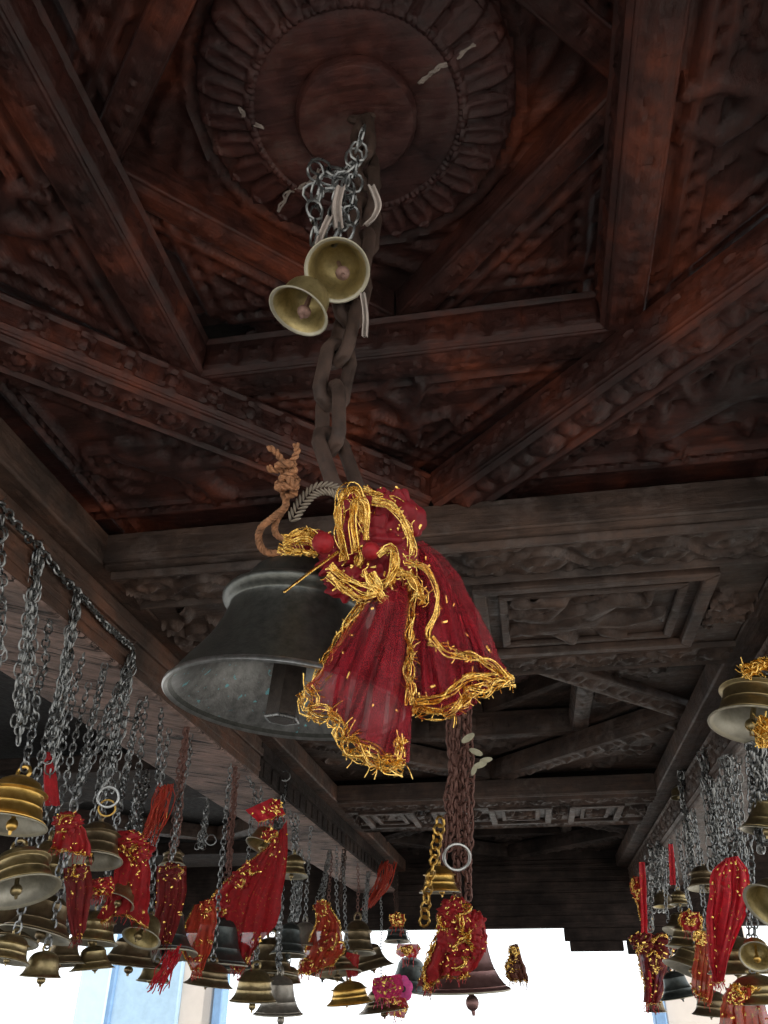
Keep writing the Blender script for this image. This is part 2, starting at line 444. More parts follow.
BN = ['bell bay with the great medallion', 'second bay beyond the carved tie beam', 'third bay before the dark lintel']
def bay(i):
    cy, wy = BAYS[i]; cx = XC; bn = BN[i]
    wx = (XR-XL)/2; cx = (XR+XL)/2
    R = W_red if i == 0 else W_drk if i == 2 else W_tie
    st = .011 if i == 0 else .016
    A, B, C, D = (cx, cy+wy), (cx+wx, cy), (cx, cy-wy), (cx-wx, cy)
    w1 = .17
    # lower diamond (order so that the body lies outside)
    dirs = [(D, A, 'a', 'far side toward the strung chain beam'), (A, B, 'b', 'far side toward the opposite beam'), (B, C, 'a', 'near side toward the opposite beam'), (C, D, 'b', 'near side toward the strung chain beam')]
    for k, (p, q, ax, wh) in enumerate(dirs):
        fr = hscroll(Z1T-Z1-.016, .16, .016, seed=k) if k != 0 else hcoin(Z1T-Z1-.016, .13, .018)
        so = hcoin(w1-.02, .11, .020) if k == 0 else hrosette(w1-.02, .19, .030, 9)
        # q->p order puts the body outside of the diamond
        carved_beam('ceiling_beam', q, p, w1, Z1, Z1T, R[ax], f'diagonal carved timber of lower diamond, {wh}, {bn}', fr, so, st) if False else carved_beam_out(p, q, (cx, cy), w1, Z1, Z1T, R[ax], f'lower diamond timber with flower carving, {wh}, {bn}', fr, so, st)
    # corner boards outside the lower diamond
    for sx in (-1, 1):
        for sy in (-1, 1):
            cor = (cx+sx*wx, cy+sy*wy); t = [(cx+sx*wx+sx*.12, cy+sy*wy+sy*.1), (cx+sx*.06, cy+sy*wy+sy*.1), (cx+sx*wx+sx*.12, cy+sy*.02)]
            g = (cx+sx*wx*.70, cy+sy*wy*.72)
            bl = leaf_blobs(*g, .30, 16, 11*i+3*sx+sy+5, .03)
            if i == 0: bl += beast_blobs(g[0], g[1], .42, -sx*sy*PI/4 if sx > 0 else PI/5, .04)
            tri_panel(t, Z1+.05, R['x'], bl, f'triangular corner board carved with beast and leaves, {QUAD[(sx,sy)]}, {bn}' if i == 0 else f'triangular carved corner board, {QUAD[(sx,sy)]}, {bn}', step=st, inset=(.15, .10, .15) if i == 0 else None)
    # upper square
    s2 = .602*wx/1.2; cx2, cy2 = (cx-.03, cy-.012) if i == 0 else (cx, cy)
    w2 = .105
    sq = [((cx2-s2, cy2+s2), (cx2+s2, cy2+s2), 'x', 'far side'), ((cx2+s2, cy2+s2), (cx2+s2, cy2-s2), 'y', 'side of the opposite beam'), ((cx2+s2, cy2-s2), (cx2-s2, cy2-s2), 'x', 'near side'), ((cx2-s2, cy2-s2), (cx2-s2, cy2+s2), 'y', 'side of the strung chain beam')]
    for k, (p, q, ax, wh) in enumerate(sq):
        fr = hsquare(Z2T-Z1T-.016, .11, .016); so = hscroll(w2-.02, .16, .014, seed=k)
        carved_beam_out(p, q, (cx2, cy2), w2, Z1T, Z2T, R[ax], f'upper square timber, {wh}, carved along its underside, {bn}', fr, so, st, ext=w2 if ax == 'x' else 0)
    # triangles between lower diamond and upper square
    ce = [(0, 1, 'far side'), (1, 0, 'side of the opposite beam'), (0, -1, 'near side'), (-1, 0, 'side of the strung chain beam')]
    for k, (ex, ey, wh) in enumerate(ce):
        tip = (cx+ex*(wx+.05), cy+ey*(wy+.05)); px, py = ey, ex
        b1 = (cx2+ex*(s2+.02)+px*(s2+.12), cy2+ey*(s2+.02)+py*(s2+.12)); b2 = (cx2+ex*(s2+.02)-px*(s2+.12), cy2+ey*(s2+.02)-py*(s2+.12))
        g = (cx2+ex*(s2+.29), cy2+ey*(s2+.26)); an = {(0, 1): 0, (1, 0): -PI/2, (0, -1): PI, (-1, 0): PI/2}[(ex, ey)]
        bl = figure_blobs(g[0], g[1]-.01, .34, an, .04)+leaf_blobs(*g, .26, 5, k+20+i, .012)
        # raised margin along the three edges
        for (qa, qb) in ((tip, b1), (tip, b2)):
            m = V3(cx+ex*wx*.6, cy+ey*wy*.6)
            ia, ib = V3(*qa)*.88+m*.12, V3(*qb)*.88+m*.12
            bl.append((*ia, *ib, .03, .03, .012))
        tri_panel([tip, b1, b2], Z1T+.035, R['y' if ex else 'x'], bl, f'triangular board with carved dancer, {wh} of the upper square, {bn}', step=st, inset=(.075, .135, .075) if i == 0 else None)
    # upper diamond
    s3 = .612*wx/1.2; w3 = .085
    dm = [((cx2-s3, cy2), (cx2, cy2+s3), 'a', 'far side toward strung chain beam'), ((cx2, cy2+s3), (cx2+s3, cy2), 'b', 'far side toward opposite beam'), ((cx2+s3, cy2), (cx2, cy2-s3), 'a', 'near side toward opposite beam'), ((cx2, cy2-s3), (cx2-s3, cy2), 'b', 'near side toward strung chain beam')]
    for k, (p, q, ax, wh) in enumerate(dm):
        carved_beam_out(p, q, (cx2, cy2), w3, Z2T+.004, Z3T+.03, R[ax], f'upper diamond timber around the medallion, {wh}, {bn}', None, hscroll(w3-.02, .13, .013, seed=k+1), st)
    for sx in (-1, 1):
        for sy in (-1, 1):
            t = [(cx2+sx*(s2+.05), cy2+sy*(s2+.05)), (cx2+sx*.01, cy2+sy*(s2+.05)), (cx2+sx*(s2+.05), cy2+sy*.01)]
            g = (cx2+sx*s2*.72, cy2+sy*s2*.72)
            hole = None
            if i == 0 and sx < 0 and sy > 0:
                hole = [(cx2-s2-.1, cy2+s2+.1), (cx2-s2+.16, cy2+s2+.02), (cx2-s2+.01, cy2+s2-.10), (cx2-s2-.1, cy2+s2-.1)]
            tri_panel(t, Z2T+.03, R['a' if sx*sy < 0 else 'b'], leaf_blobs(*g, .15, 9, sx+3*sy+9, .02), f'small triangular board between square and diamond, {QUAD[(sx,sy)]}, {bn}', hole, st, inset=(.09, .09, .09) if i == 0 else None)
    # top board behind the medallion with carved ring of leaves
    mb = MB(); S = .66
    def hf(u, v):
        r = np.hypot(u-S, v-S); th = np.arctan2(v-S, u-S)
        return .018*np.exp(-((r-.425)/.012)**2)+.014*np.clip(np.sin(th*22+r*60), 0, 1)*(r > .44)*(r < .56)
    relief(mb, (cx2-S, cy2-S, 3.525), (1, 0, 0), (0, 1, 0), (0, 0, -1), 2*S, 2*S, .014 if i == 0 else .03, hf, lambda C: np.hypot(C[..., 0]-cx2, C[..., 1]-cy2) > .40)
    struct('ceiling', mb, R['x'], f'flat top board carved with leaf ring behind the medallion, {bn}', cat='ceiling', ang=60)
    return cx2, cy2
def carved_beam_out(p, q, c, w, z0, z1, mat, label, face, soff, step, ext=0.):
    """orient so that the body lies away from centre c"""
    a, b = V3(*p), V3(*q); d = nrm(b-a); n = V3(d[1], -d[0])
    if np.dot(n, (a+b)/2-V3(*c)) < 0: p, q = q, p
    return carved_beam('ceiling_beam', p, q, w, z0, z1, mat, label, face, soff, step, ext)
CENT = [bay(i) for i in range(3)]

def medallion(i):
    cx, cy = CENT[i]; bn = BN[i]
    t = thing('carved_medallion', f'round lotus petal medallion at the top of the {bn}' if i == 0 else f'dark lotus medallion up in the {bn}', 'medallion', (cx, cy, 3.525))
    seg, NP = (336, 28) if i == 0 else (140, 28)
    th = np.linspace(0, 2*PI, seg, endpoint=False)
    def polar(rs, hf):
        m = MB(); P = np.empty((len(rs), seg, 3))
        for a, r in enumerate(rs):
            P[a, :, 0] = cx+r*np.cos(th); P[a, :, 1] = cy+r*np.sin(th); P[a, :, 2] = 3.525-hf(r, th)
        return m.grid(P, wrap=True)
    def hp(r, t):
        s = (r-.262)/(.395-.262); k = np.abs(((t*NP/(2*PI)) % 1)-.5)*2
        if s < 0: return np.full_like(t, .03)
        w = math.sqrt(max(0, 1-max(0, (s-.45)/.55)**2)) if s > .45 else .93
        e = k/(max(w, .02)*.9)
        body = np.where(e < 1, .030*(1-e**2.2)**.5*(1-.15*s), 0)
        groove = np.where(e < .62, -.012*(1-(e/.62)**2)*(s > .12)*(s < .85), 0)
        return .042*(1-.75*s)+body+groove if s < 1 else np.zeros_like(t)
    obj('petal_ring', polar(np.linspace(.25, .41, 40 if i == 0 else 16), hp), W_med, t, off=(cx, cy, 3.525), ang=70)
    bead = MB()
    def hb(r, t):
        s = (r-.262)/.014
        return .05+.018*math.sqrt(max(0, 1-s*s))*(.55+.45*np.abs(np.cos(t*52)))
    bead = polar(np.linspace(.246, .278, 9), hb); obj('bead_border', bead, W_med, t, off=(cx, cy, 3.525), ang=70)
    m = MB().lathe([(.262, -.03), (.258, -.062), (.235, -.066), (.19, -.063), (.15, -.062), (.142, -.064)], 72)
    m = MB(); prof = [(.264, .02), (.262, .052), (.250, .060), (.21, .060), (.16, .056), (.145, .052), (.141, .05)]
    m.lathe([(r, -z) for r, z in prof], 72); obj('disc', MB().add(np.concatenate(m.v)+V3(cx, cy, 3.525), m.f), W_med, t, off=(cx, cy, 3.525))
    m = MB(); prof = [(.150, .046), (.149, .074), (.140, .086), (.120, .088), (.085, .08), (.055, .072), (.03, .07), (.0, .07)]
    m.lathe([(r, -z) for r, z in prof], 64); obj('boss', MB().add(np.concatenate(m.v)+V3(cx, cy, 3.525), m.f), W_med, t, off=(cx, cy, 3.525))
    if i == 0:
        for sx, pl in enumerate([[(.16, -.06), (.20, -.085), (.25, -.10), (.30, -.125)], [(-.12, .12), (-.17, .16), (-.22, .175), (-.27, .23)], [(-.24, -.02), (-.27, -.04), (-.275, -.07)]]):
            rn = random.Random(sx); m = MB(); C = catmull([(cx+a, cy+b, 3.525-.062+(.0 if math.hypot(a, b) < .25 else .004)) for a, b in pl], 26)
            for k in range(3): m.tube(C+np.stack([sm_noise(rn, 26, 12)*.007, sm_noise(rn, 26, 12)*.007, sm_noise(rn, 26, 9)*.002], 1), .0028, 5)
            obj('crack', m, plain('pale_split_wood', (.22, .18, .155), .8, 60.), t, off=(cx, cy, 3.525))
    return t
for i in range(3): medallion(i)

# ------------------------------------------------------------------ long beams, ties, lintel
Y0, YE = -1.4, 10.0
# bay frame ledges (upper part of the long beams)
LBN = 'long beam hung with bells and chains'
mb = MB().bbox(-1.98, XL, Y0, YE, ZS, ZT)
r = MB(); relief(r, (XL+.001, Y0, ZS+.008), (0, 1, 0), (0, 0, 1), (1, 0, 0), 3.75, ZT-ZS-.016, .012, hscroll(ZT-ZS-.016, .2, .006))
o = struct('ceiling_beam', mb, W_face, 'upper ledge timber running above the long beam strung with chains', bevel=.01); obj('carved_pattern', r, W_face, o)
mb = MB().bbox(XR, 1.75, Y0, YE, ZS, ZT)
r = MB(); relief(r, (XR-.001, Y0, ZS+.008), (0, 1, 0), (0, 0, 1), (-1, 0, 0), 11.3, ZT-ZS-.016, .014, hscroll(ZT-ZS-.016, .2, .008))
o = struct('ceiling_beam', mb, W_tie['y'], 'upper ledge timber above the opposite beam with the red scarf', bevel=.01); obj('carved_pattern', r, W_tie['y'], o)
# hanging beams proper
XLF, XLO = XL-.085, -2.02
mb = MB().bbox(XLO, XLF, Y0, 4.55, ZB, ZS-.002)
o = struct('ceiling_beam', mb, W_left, 'long weathered beam with cracked pale underside, strung with chains', bevel=.012)
m2 = MB()
for z, h_, t_ in ((2.895, .022, .022), (2.80, .014, .012)): m2.bbox(XLF-.005, XLF+t_, Y0, 4.54, z-h_, z+h_)
m2.bbox(XLF-.002, XLF+.006, Y0, 4.54, ZB+.012, ZS-.004)
obj('moulding', m2, W_face, o, bevel=.006)
mb = MB().bbox(XLO, XLF-.01, 4.56, YE, ZB+.015, ZS-.002)
o = struct('ceiling_beam', mb, W_left, 'farther length of the cracked beam, beyond the joint', bevel=.012)
m2 = MB().bbox(XLF-.02, XLF+.012, 4.57, YE-.1, 2.87, 2.91)
y = 4.62
while y < YE-.2:
    m2.bbox(XLF-.02, XLF+.008, y, y+.11, ZB+.03, 2.86); y += .17
m2.bbox(XLF-.015, XLF+.0, 4.57, YE-.1, ZB+.02, ZS-.004)
obj('moulding', m2, W_drk['y'], o, bevel=.005)
XRF = 1.106
mb = MB().bbox(XRF, 1.62, Y0, YE, ZB, ZS-.002)
o = struct('ceiling_beam', mb, W_tie['y'], 'opposite long beam with grey mouldings behind the red scarf', bevel=.012)
r = MB(); relief(r, (XRF-.001, Y0, ZB+.02), (0, 1, 0), (0, 0, 1), (-1, 0, 0), 11.3, ZS-ZB-.04, .016, hscroll(ZS-ZB-.04, .34, .026))
obj('carved_pattern', r, W_tie['y'], o)
# tie beams
def tie(y0, y1, name_lab, panels, mat, step, dark_face):
    mb = MB().bbox(XL+.001, XR-.001, y0, y1, ZS, ZT-.002)
    o = struct('ceiling_beam', mb, mat['x'], name_lab, bevel=.008)
    D = y1-y0; r = MB()
    wf = .27*D
    relief(r, (XL, y0+.012, ZS-.001), (1, 0, 0), (0, 1, 0), (0, 0, -1), XR-XL, .05, step, lambda u, v: .008*sstep(.05, .04, v)*sstep(0, .01, v))
    relief(r, (XL, y0+.07, ZS-.001), (1, 0, 0), (0, 1, 0), (0, 0, -1), XR-XL, wf-.08, step, hscroll(wf-.08, .42, .036))
    relief(r, (XL, y1-.62*wf-.02, ZS-.001), (1, 0, 0), (0, 1, 0), (0, 0, -1), XR-XL, .62*wf, step, hscroll(.62*wf, .36, .032, 1))
    obj('carved_pattern', r, mat['x'], o, ang=60)
    fr = MB(); ya, yb = y0+wf+.02, y1-.62*wf-.05
    rel = MB()
    for (xa, xb, kind) in panels:
        w = .05
        # raised double frame
        for (q0, q1, q2, q3, dz) in ((xa, xb, ya, yb, .035), (xa+w*1.9, xb-w*1.9, ya+w*1.9, yb-w*1.9, .022)):
            ww = w if dz > .03 else w*.7
            fr.prism([(q0, q2), (q1, q2), (q1-ww, q2+ww), (q0+ww, q2+ww)], ZS-dz, ZS); fr.prism([(q0, q3), (q1, q3), (q1-ww, q3-ww), (q0+ww, q3-ww)], ZS-dz, ZS)
            fr.prism([(q0, q2), (q0, q3), (q0+ww, q3-ww), (q0+ww, q2+ww)], ZS-dz, ZS); fr.prism([(q1, q2), (q1, q3), (q1-ww, q3-ww), (q1-ww, q2+ww)], ZS-dz, ZS)
        x0, y00 = xa+.13, ya+.13; lx, ly = xb-xa-.26, yb-ya-.26
        if lx > .1 and ly > .1:
            if kind == 'fig': b = figure_blobs(lx/2, ly/2, min(lx, ly)*1.25, PI/2-.25, .05)+figure_blobs(lx*.3, ly*.45, ly*.8, PI/2+.3, .04)
            else: b = leaf_blobs(lx/2, ly/2, min(lx, ly)*.55, 12, int(xa*100), .03)
            relief(rel, (x0, y00, ZS-.001), (1, 0, 0), (0, 1, 0), (0, 0, -1), lx, ly, step, hblobs(b))
    obj('panel_frame', fr, mat['x'], o, bevel=.006)
    obj('carved_relief', rel, mat['x'], o, ang=60)
    # foliage between and beside panels
    xs = [XL]+[x for p in panels for x in p[:2]]+[XR]; fo = MB()
    for a in range(0, len(xs), 2):
        lx = xs[a+1]-xs[a]-.02
        if lx > .05:
            b = leaf_blobs(lx/2, (yb-ya)/2, max(.16, min(lx, yb-ya)*.62), 44, a+3, .04)
            relief(fo, (xs[a]+.01, ya, ZS-.001), (1, 0, 0), (0, 1, 0), (0, 0, -1), lx, yb-ya, step, hblobs(b))
    if fo.n: obj('foliage_carving', fo, mat['x'], o, ang=60)
    f = MB(); relief(f, (XL, y0-.001, ZS+.006), (1, 0, 0), (0, 0, 1), (0, -1, 0), XR-XL, ZT-ZS-.014, .014, hsquare(ZT-ZS-.014, .35, .003))
    obj('front_face', f, W_tie['x'], o)
    return o
pA, pB = onz(470, 576, ZS), onz(725, 552, ZS)
TIE1 = (2.31, 3.68); TIE2 = (6.254, 7.468)
tie(*TIE1, 'broad carved tie beam with recessed figure panel beyond the big bell', [(XL+.5, pA[0]-.3, 'leaf'), (pA[0], pB[0], 'fig')], W_tie, .011, True)
tie(*TIE2, 'second carved tie beam, farther back over the middle bells', [(XL+.1, XL+.55, 'leaf'), (-.75, -.45, 'leaf'), (-.28, .22, 'fig'), (.36, .78, 'fig')], W_tie, .016, True)
mb = MB().bbox(XL-.06, XR+.06, Y0, -.109, ZS, ZT-.002); struct('ceiling_beam', mb, W_red['x'], 'tie beam overhead behind the viewer', bevel=.008)
# far lintel wall with battens and brackets
YB = 10.0
ztop = onz
def zat(px, py, y): return float(ony(px, py, y)[2])
zlt, zl1, zlb, zlc = zat(560, 849, YB), zat(560, 866, YB), zat(520, 928, YB), zat(600, 951, YB)
xj = float(ony(565, 940, YB)[0])
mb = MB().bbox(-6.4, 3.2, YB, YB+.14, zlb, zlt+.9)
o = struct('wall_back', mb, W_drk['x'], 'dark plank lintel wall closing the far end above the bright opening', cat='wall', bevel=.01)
m2 = MB().bbox(-2.1, 2.1, YB-.03, YB+.01, zl1-.02, zl1+.02)
for k in range(6): m2.bbox(-2.1, 2.1, YB-.012, YB+.005, zlb+.04+.115*k, zlb+.12+.115*k)
obj('batten', m2, W_drk['x'], o, bevel=.006)
mb = MB(); zz = [(0, zlb-.0), (.0, zlc+.1)]
mb.bbox(xj, 2.2, YB+.01, YB+.12, zlc+.10, zlb-.001); mb.bbox(xj+.05, xj+.62, YB+.0, YB+.1, zlc, zlc+.10); mb.bbox(xj+.66, 2.15, YB+.0, YB+.1, zlc-.03, zlc+.10)
struct('ceiling_beam', mb, W_drk['x'], 'stepped lower board hanging under the far lintel', bevel=.01)
# roof slab
mb = MB().bbox(-6.6, 3.4, -1.6, 10.6, 3.62, 3.72)
struct('roof_slab', mb, W_drk['x'], 'timber roof deck above the ceiling', cat='roof')
mb = MB().bbox(1.75, 3.3, -1.6, 10.6, ZT, ZT+.06)
struct('ceiling', mb, W_drk['y'], 'boarded soffit of the side aisle beyond the opposite beam', cat='ceiling')
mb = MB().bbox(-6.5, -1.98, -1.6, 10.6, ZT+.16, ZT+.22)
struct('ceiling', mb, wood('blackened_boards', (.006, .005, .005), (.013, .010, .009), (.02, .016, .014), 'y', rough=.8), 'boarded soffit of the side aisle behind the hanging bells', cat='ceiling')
ax_, ay_ = -3.22, 7.2
for k, (p, q, axx) in enumerate([((ax_-1.2, ay_), (ax_, ay_+1.2), 'a'), ((ax_, ay_+1.2), (ax_+1.2, ay_), 'b'), ((ax_+1.2, ay_), (ax_, ay_-1.2), 'a'), ((ax_, ay_-1.2), (ax_-1.2, ay_), 'b')]):
    carved_beam_out(p, q, (ax_, ay_), .17, Z1, Z1T, W_tie[axx], ['diagonal timber in the side aisle, far side away from the hall', 'diagonal timber in the side aisle, far side by the hall', 'diagonal timber in the side aisle seen pale behind the bells', 'diagonal timber in the side aisle, near side away from the hall'][k], hscroll(.11, .2, .006), hcoin(.15, .14, .008), .02)
mb = MB().bbox(-4.45, -1.98, 5.1, 5.95, ZS, ZT); struct('ceiling_beam', mb, W_drk['x'], 'cross timber of the side aisle nearer the viewer', bevel=.01)
mb = MB().bbox(-4.45, -1.98, 8.45, 9.3, ZS, ZT); struct('ceiling_beam', mb, W_drk['x'], 'cross timber of the side aisle toward the bright end', bevel=.01)
mb = MB().bbox(-4.95, -4.45, -1.4, 10.0, 2.55, ZT); struct('ceiling_beam', mb, W_drk['y'], 'outer beam closing the side aisle', bevel=.01)
# floor, ground
M_floor = plain('stone_floor', (.13, .12, .11), .8, 2.5, .3)
M_ground = plain('paved_ground', (.52, .50, .47), .9, .8, .15)
mb = MB().bbox(-5.2, 2.8, -1.6, 10.8, -.06, 0); struct('floor', mb, M_floor, 'stone paved hall floor', cat='floor')
mb = MB().bbox(-60, 60, -60, 80, -.3, -.062); struct('ground', mb, M_ground, 'pale paved ground outside', cat='ground')

# ------------------------------------------------------------------ light and world
w = bpy.data.worlds.new('world'); scn.world = w; w.use_nodes = True
nt = w.node_tree; nt.nodes.clear()
bg = nt.nodes.new('ShaderNodeBackground'); wo = nt.nodes.new('ShaderNodeOutputWorld'); nt.links.new(bg.outputs[0], wo.inputs[0])
bg.inputs[0].default_value = (.93, .97, 1, 1); bg.inputs[1].default_value = 2.2
sd = bpy.data.lights.new('sun', 'SUN'); sd.energy = 6; sd.angle = .01; sd.color = (1, .95, .87)
so = bpy.data.objects.new('sun', sd); COL.objects.link(so); so.rotation_euler = Vector((-.5, .25, -.75)).to_track_quat('-Z', 'Y').to_euler()
vs = scn.view_settings; vs.view_transform = 'Standard'; vs.look = 'None'; vs.gamma = 1; vs.exposure = 0; vs.use_curve_mapping = False
scn.cycles.use_denoising = True
scn.cycles.max_bounces = 12; scn.cycles.diffuse_bounces = 5; scn.cycles.transparent_max_bounces = 24
scn.cycles.sample_clamp_indirect = 4
# ------------------------------------------------------------------ props: materials
M_dark = metal('dark_bronze', (.075, .078, .070), (.125, .125, .112), .40, .85, 14., .2, rvar=.05)
M_darkin = metal('dull_bell_inside', (.15, .15, .146), (.28, .28, .272), .38, .9, 12., .15, rvar=.06, spots=((.16, .45, .50), 15., .645))
M_brass = metal('aged_brass', (.24, .185, .088), (.35, .27, .14), .36, .9, 5., .0, rvar=.05)
M_gold = metal('golden_brass', (.46, .27, .06), (.60, .38, .11), .32, .9, 5., .0, rvar=.05)
M_bronze = metal('brown_bronze', (.135, .100, .055), (.21, .155, .09), .38, .85, 5., .0, rvar=.05)
M_green = metal('green_black_bronze', (.040, .047, .045), (.075, .083, .078), .40, .7, 5., .0, rvar=.05)
M_grey = metal('grey_bell_metal', (.24, .215, .18), (.34, .31, .265), .42, .75, 5., .0, rvar=.05)
M_pink = metal('copper_tinted_bell_metal', (.17, .085, .080), (.25, .14, .128), .42, .7, 5., .0, rvar=.05)
M_inner = metal('pale_bell_inside', (.25, .235, .19), (.37, .35, .29), .45, .6, 4., .0, rvar=.05)
M_lip = metal('lip_highlight_brass', (.34, .31, .235), (.40, .37, .285), .42, .5, 8., .0, rvar=.05)  # rim highlight of the bells painted in as a paler lip colour
M_small = metal('yellow_bell_brass', (.27, .215, .095), (.40, .32, .15), .42, .75, 6., .2, rvar=.05)
M_steel = metal('galvanised_steel', (.13, .135, .135), (.27, .275, .27), .33, .9, 30., .05)
M_ring = metal('ring_steel', (.42, .43, .42), (.6, .6, .59), .35, .8, 30., .05)
M_rust = metal('rusty_iron', (.034, .020, .015), (.078, .045, .033), .75, .35, 30., .5)
M_rust2 = metal('reddish_rusty_steel', (.10, .045, .035), (.20, .10, .08), .6, .5, 40., .3)
M_goldfoil = metal('gold_foil', (.66, .38, .075), (.95, .66, .21), .20, 1., 90., .5)
M_iron = metal('clapper_iron', (.030, .024, .020), (.062, .048, .040), .6, .5, 20., .3)
M_clap = metal('reddish_clapper', (.16, .09, .07), (.24, .14, .11), .6, .3, 20., .2)
M_rope = plain('orange_fibre', (.26, .115, .050), .85, 90., .5, .5)
M_rope2 = plain('grey_fibre', (.20, .165, .125), .85, 60., .35)
M_rag = plain('grey_cloth', (.34, .29, .26), .9, 30., .3)
def cloth(name, c, alpha=1., gold=0., gscale=90., trans=.35):
    m, nt, b, out = newmat(name); L = nt.links.new
    n = node(nt, 'ShaderNodeTexNoise', Scale=45., Detail=5., Roughness=.7); L(mapped(nt), n.inputs['Vector'])
    col = ramp(nt, n.outputs[0], [(.3, tuple(x*.65 for x in c)), (.7, tuple(min(1, x*1.25) for x in c))])
    b.inputs['Roughness'].default_value = .6; b.inputs['Sheen Weight'].default_value = .05
    bp = node(nt, 'ShaderNodeBump', Strength=.4, Distance=.004); L(n.outputs[0], bp.inputs['Height']); L(bp.outputs[0], b.inputs['Normal'])
    if gold:
        v = node(nt, 'ShaderNodeTexNoise', Scale=gscale, Detail=3., Roughness=.6); L(mapped(nt), v.inputs['Vector'])
        f = ramp(nt, v.outputs[0], [(gold, 0.0), (gold+.02, 1.0)])
        mx = nt.nodes.new('ShaderNodeMix'); mx.data_type = 'RGBA'; L(f, mx.inputs['Factor']); L(col, mx.inputs[6]); mx.inputs[7].default_value = (.9, .55, .12, 1); col = mx.outputs[2]
        L(f, b.inputs['Metallic'])
        L(ramp(nt, f, [(0, .6), (1, .25)]), b.inputs['Roughness'])
    L(col, b.inputs['Base Color'])
    tr = nt.nodes.new('ShaderNodeBsdfTranslucent'); L(col, tr.inputs[0])
    ms = nt.nodes.new('ShaderNodeMixShader'); ms.inputs[0].default_value = trans; L(b.outputs[0], ms.inputs[1]); L(tr.outputs[0], ms.inputs[2])
    s = ms.outputs[0]
    if alpha < 1:
        tp = nt.nodes.new('ShaderNodeBsdfTransparent'); m2 = nt.nodes.new('ShaderNodeMixShader'); m2.inputs[0].default_value = alpha
        n3 = node(nt, 'ShaderNodeTexNoise', Scale=14., Detail=3.); L(mapped(nt), n3.inputs['Vector'])
        L(ramp(nt, n3.outputs[0], [(.3, max(0, alpha-.05)), (.7, min(1, alpha+.05))]), m2.inputs[0])
        L(tp.outputs[0], m2.inputs[1]); L(s, m2.inputs[2]); s = m2.outputs[0]
    L(s, out.inputs[0]); return m
C_net = cloth('crimson_net', (.36, .006, .020), .60)
C_red = cloth('red_satin', (.40, .008, .014), 1.)
C_redgold = cloth('red_cloth_with_gold_flecks', (.40, .010, .015), .95, .66, 60.)
C_dkgold = cloth('maroon_cloth_with_gold_flecks', (.20, .009, .010), .97, .66, 70.)
C_orange = cloth('orange_red_cloth', (.48, .040, .014), .86, .66, 60.)
C_ornet = cloth('orange_red_net', (.48, .042, .014), .90, .62, 60.)
C_scarlet = cloth('scarlet_cloth', (.56, .008, .022), .96, .68, 45.)
C_pink = cloth('magenta_cloth', (.60, .03, .14), 1., .64, 60.)
C_rust = cloth('rust_brown_cloth', (.16, .05, .03), 1., .70, 40.)
C_hotpink = plain('pink_felt', (.80, .10, .36), .8, 20.)

# ------------------------------------------------------------------ placing by view ray and depth
def at(px, py, d): return CAM+d*((px-384)/FPX*_R+(512-py)/FPX*_U+_fw)
def axis_of(P, roll=0, pitch=0):
    v = nrm(np.asarray(P)-CAM); a = V3(0, 0, 1)
    ro = math.radians(roll); a = a*math.cos(ro)+np.cross(-v, a)*-math.sin(ro)+v*(v@a)*(1-math.cos(ro)); a = nrm(a)
    vp = nrm(v-a*(v@a)); t = math.radians(pitch)
    return nrm(a*math.cos(t)+vp*math.sin(t))
def frame(a, yaw=0.):
    x = nrm(np.cross(V3(0, 1, 0), a)); y = np.cross(a, x)
    c, s = math.cos(yaw), math.sin(yaw); X = c*x+s*y; Y = np.cross(a, X)
    return X, Y
def root_matrix(P, a, R, yaw=0.):
    X, Y = frame(a, yaw)
    return Matrix(((X[0]*R, Y[0]*R, a[0]*R, P[0]), (X[1]*R, Y[1]*R, a[1]*R, P[1]), (X[2]*R, Y[2]*R, a[2]*R, P[2]), (0, 0, 0, 1)))

# ------------------------------------------------------------------ bells (unit radius, mouth at z = 0, opening down)
P_CLASSIC = [(.94, .012), (.985, 0), (1.0, .018), (.99, .05), (.93, .085), (.935, .105), (.90, .125), (.83, .22), (.775, .34), (.735, .48), (.742, .495), (.73, .51), (.705, .66), (.69, .80), (.70, .83),
             (.775, .855), (.785, .875), (.76, .895), (.69, .91), (.655, .95), (.60, 1.06), (.50, 1.17), (.36, 1.26), (.20, 1.31), (.11, 1.33), (.0, 1.335)]
I_CLASSIC = [(.0, 1.24), (.2, 1.22), (.42, 1.10), (.56, .96), (.62, .80), (.655, .55), (.71, .32), (.79, .16), (.88, .06)]
P_FLARE = [(.93, .012), (.985, 0), (1.0, .016), (.985, .05), (.90, .10), (.905, .12), (.86, .15), (.77, .27), (.69, .42), (.695, .44), (.67, .46), (.615, .62), (.575, .80), (.55, .98), (.555, 1.0), (.53, 1.02), (.47, 1.13), (.36, 1.22), (.22, 1.27), (.1, 1.28), (0, 1.285)]
I_FLARE = [(0, 1.19), (.2, 1.17), (.36, 1.08), (.46, .94), (.52, .72), (.58, .52), (.67, .32), (.77, .17), (.87, .06)]
P_DOME = [(.94, .012), (.985, 0), (1.0, .02), (.98, .06), (.92, .10), (.86, .20), (.80, .36), (.765, .55), (.74, .72), (.70, .86), (.62, .99), (.50, 1.09), (.33, 1.16), (.15, 1.19), (0, 1.195)]
I_DOME = [(0, 1.1), (.2, 1.08), (.42, 1.0), (.58, .86), (.67, .68), (.70, .5), (.74, .32), (.80, .18), (.88, .06)]
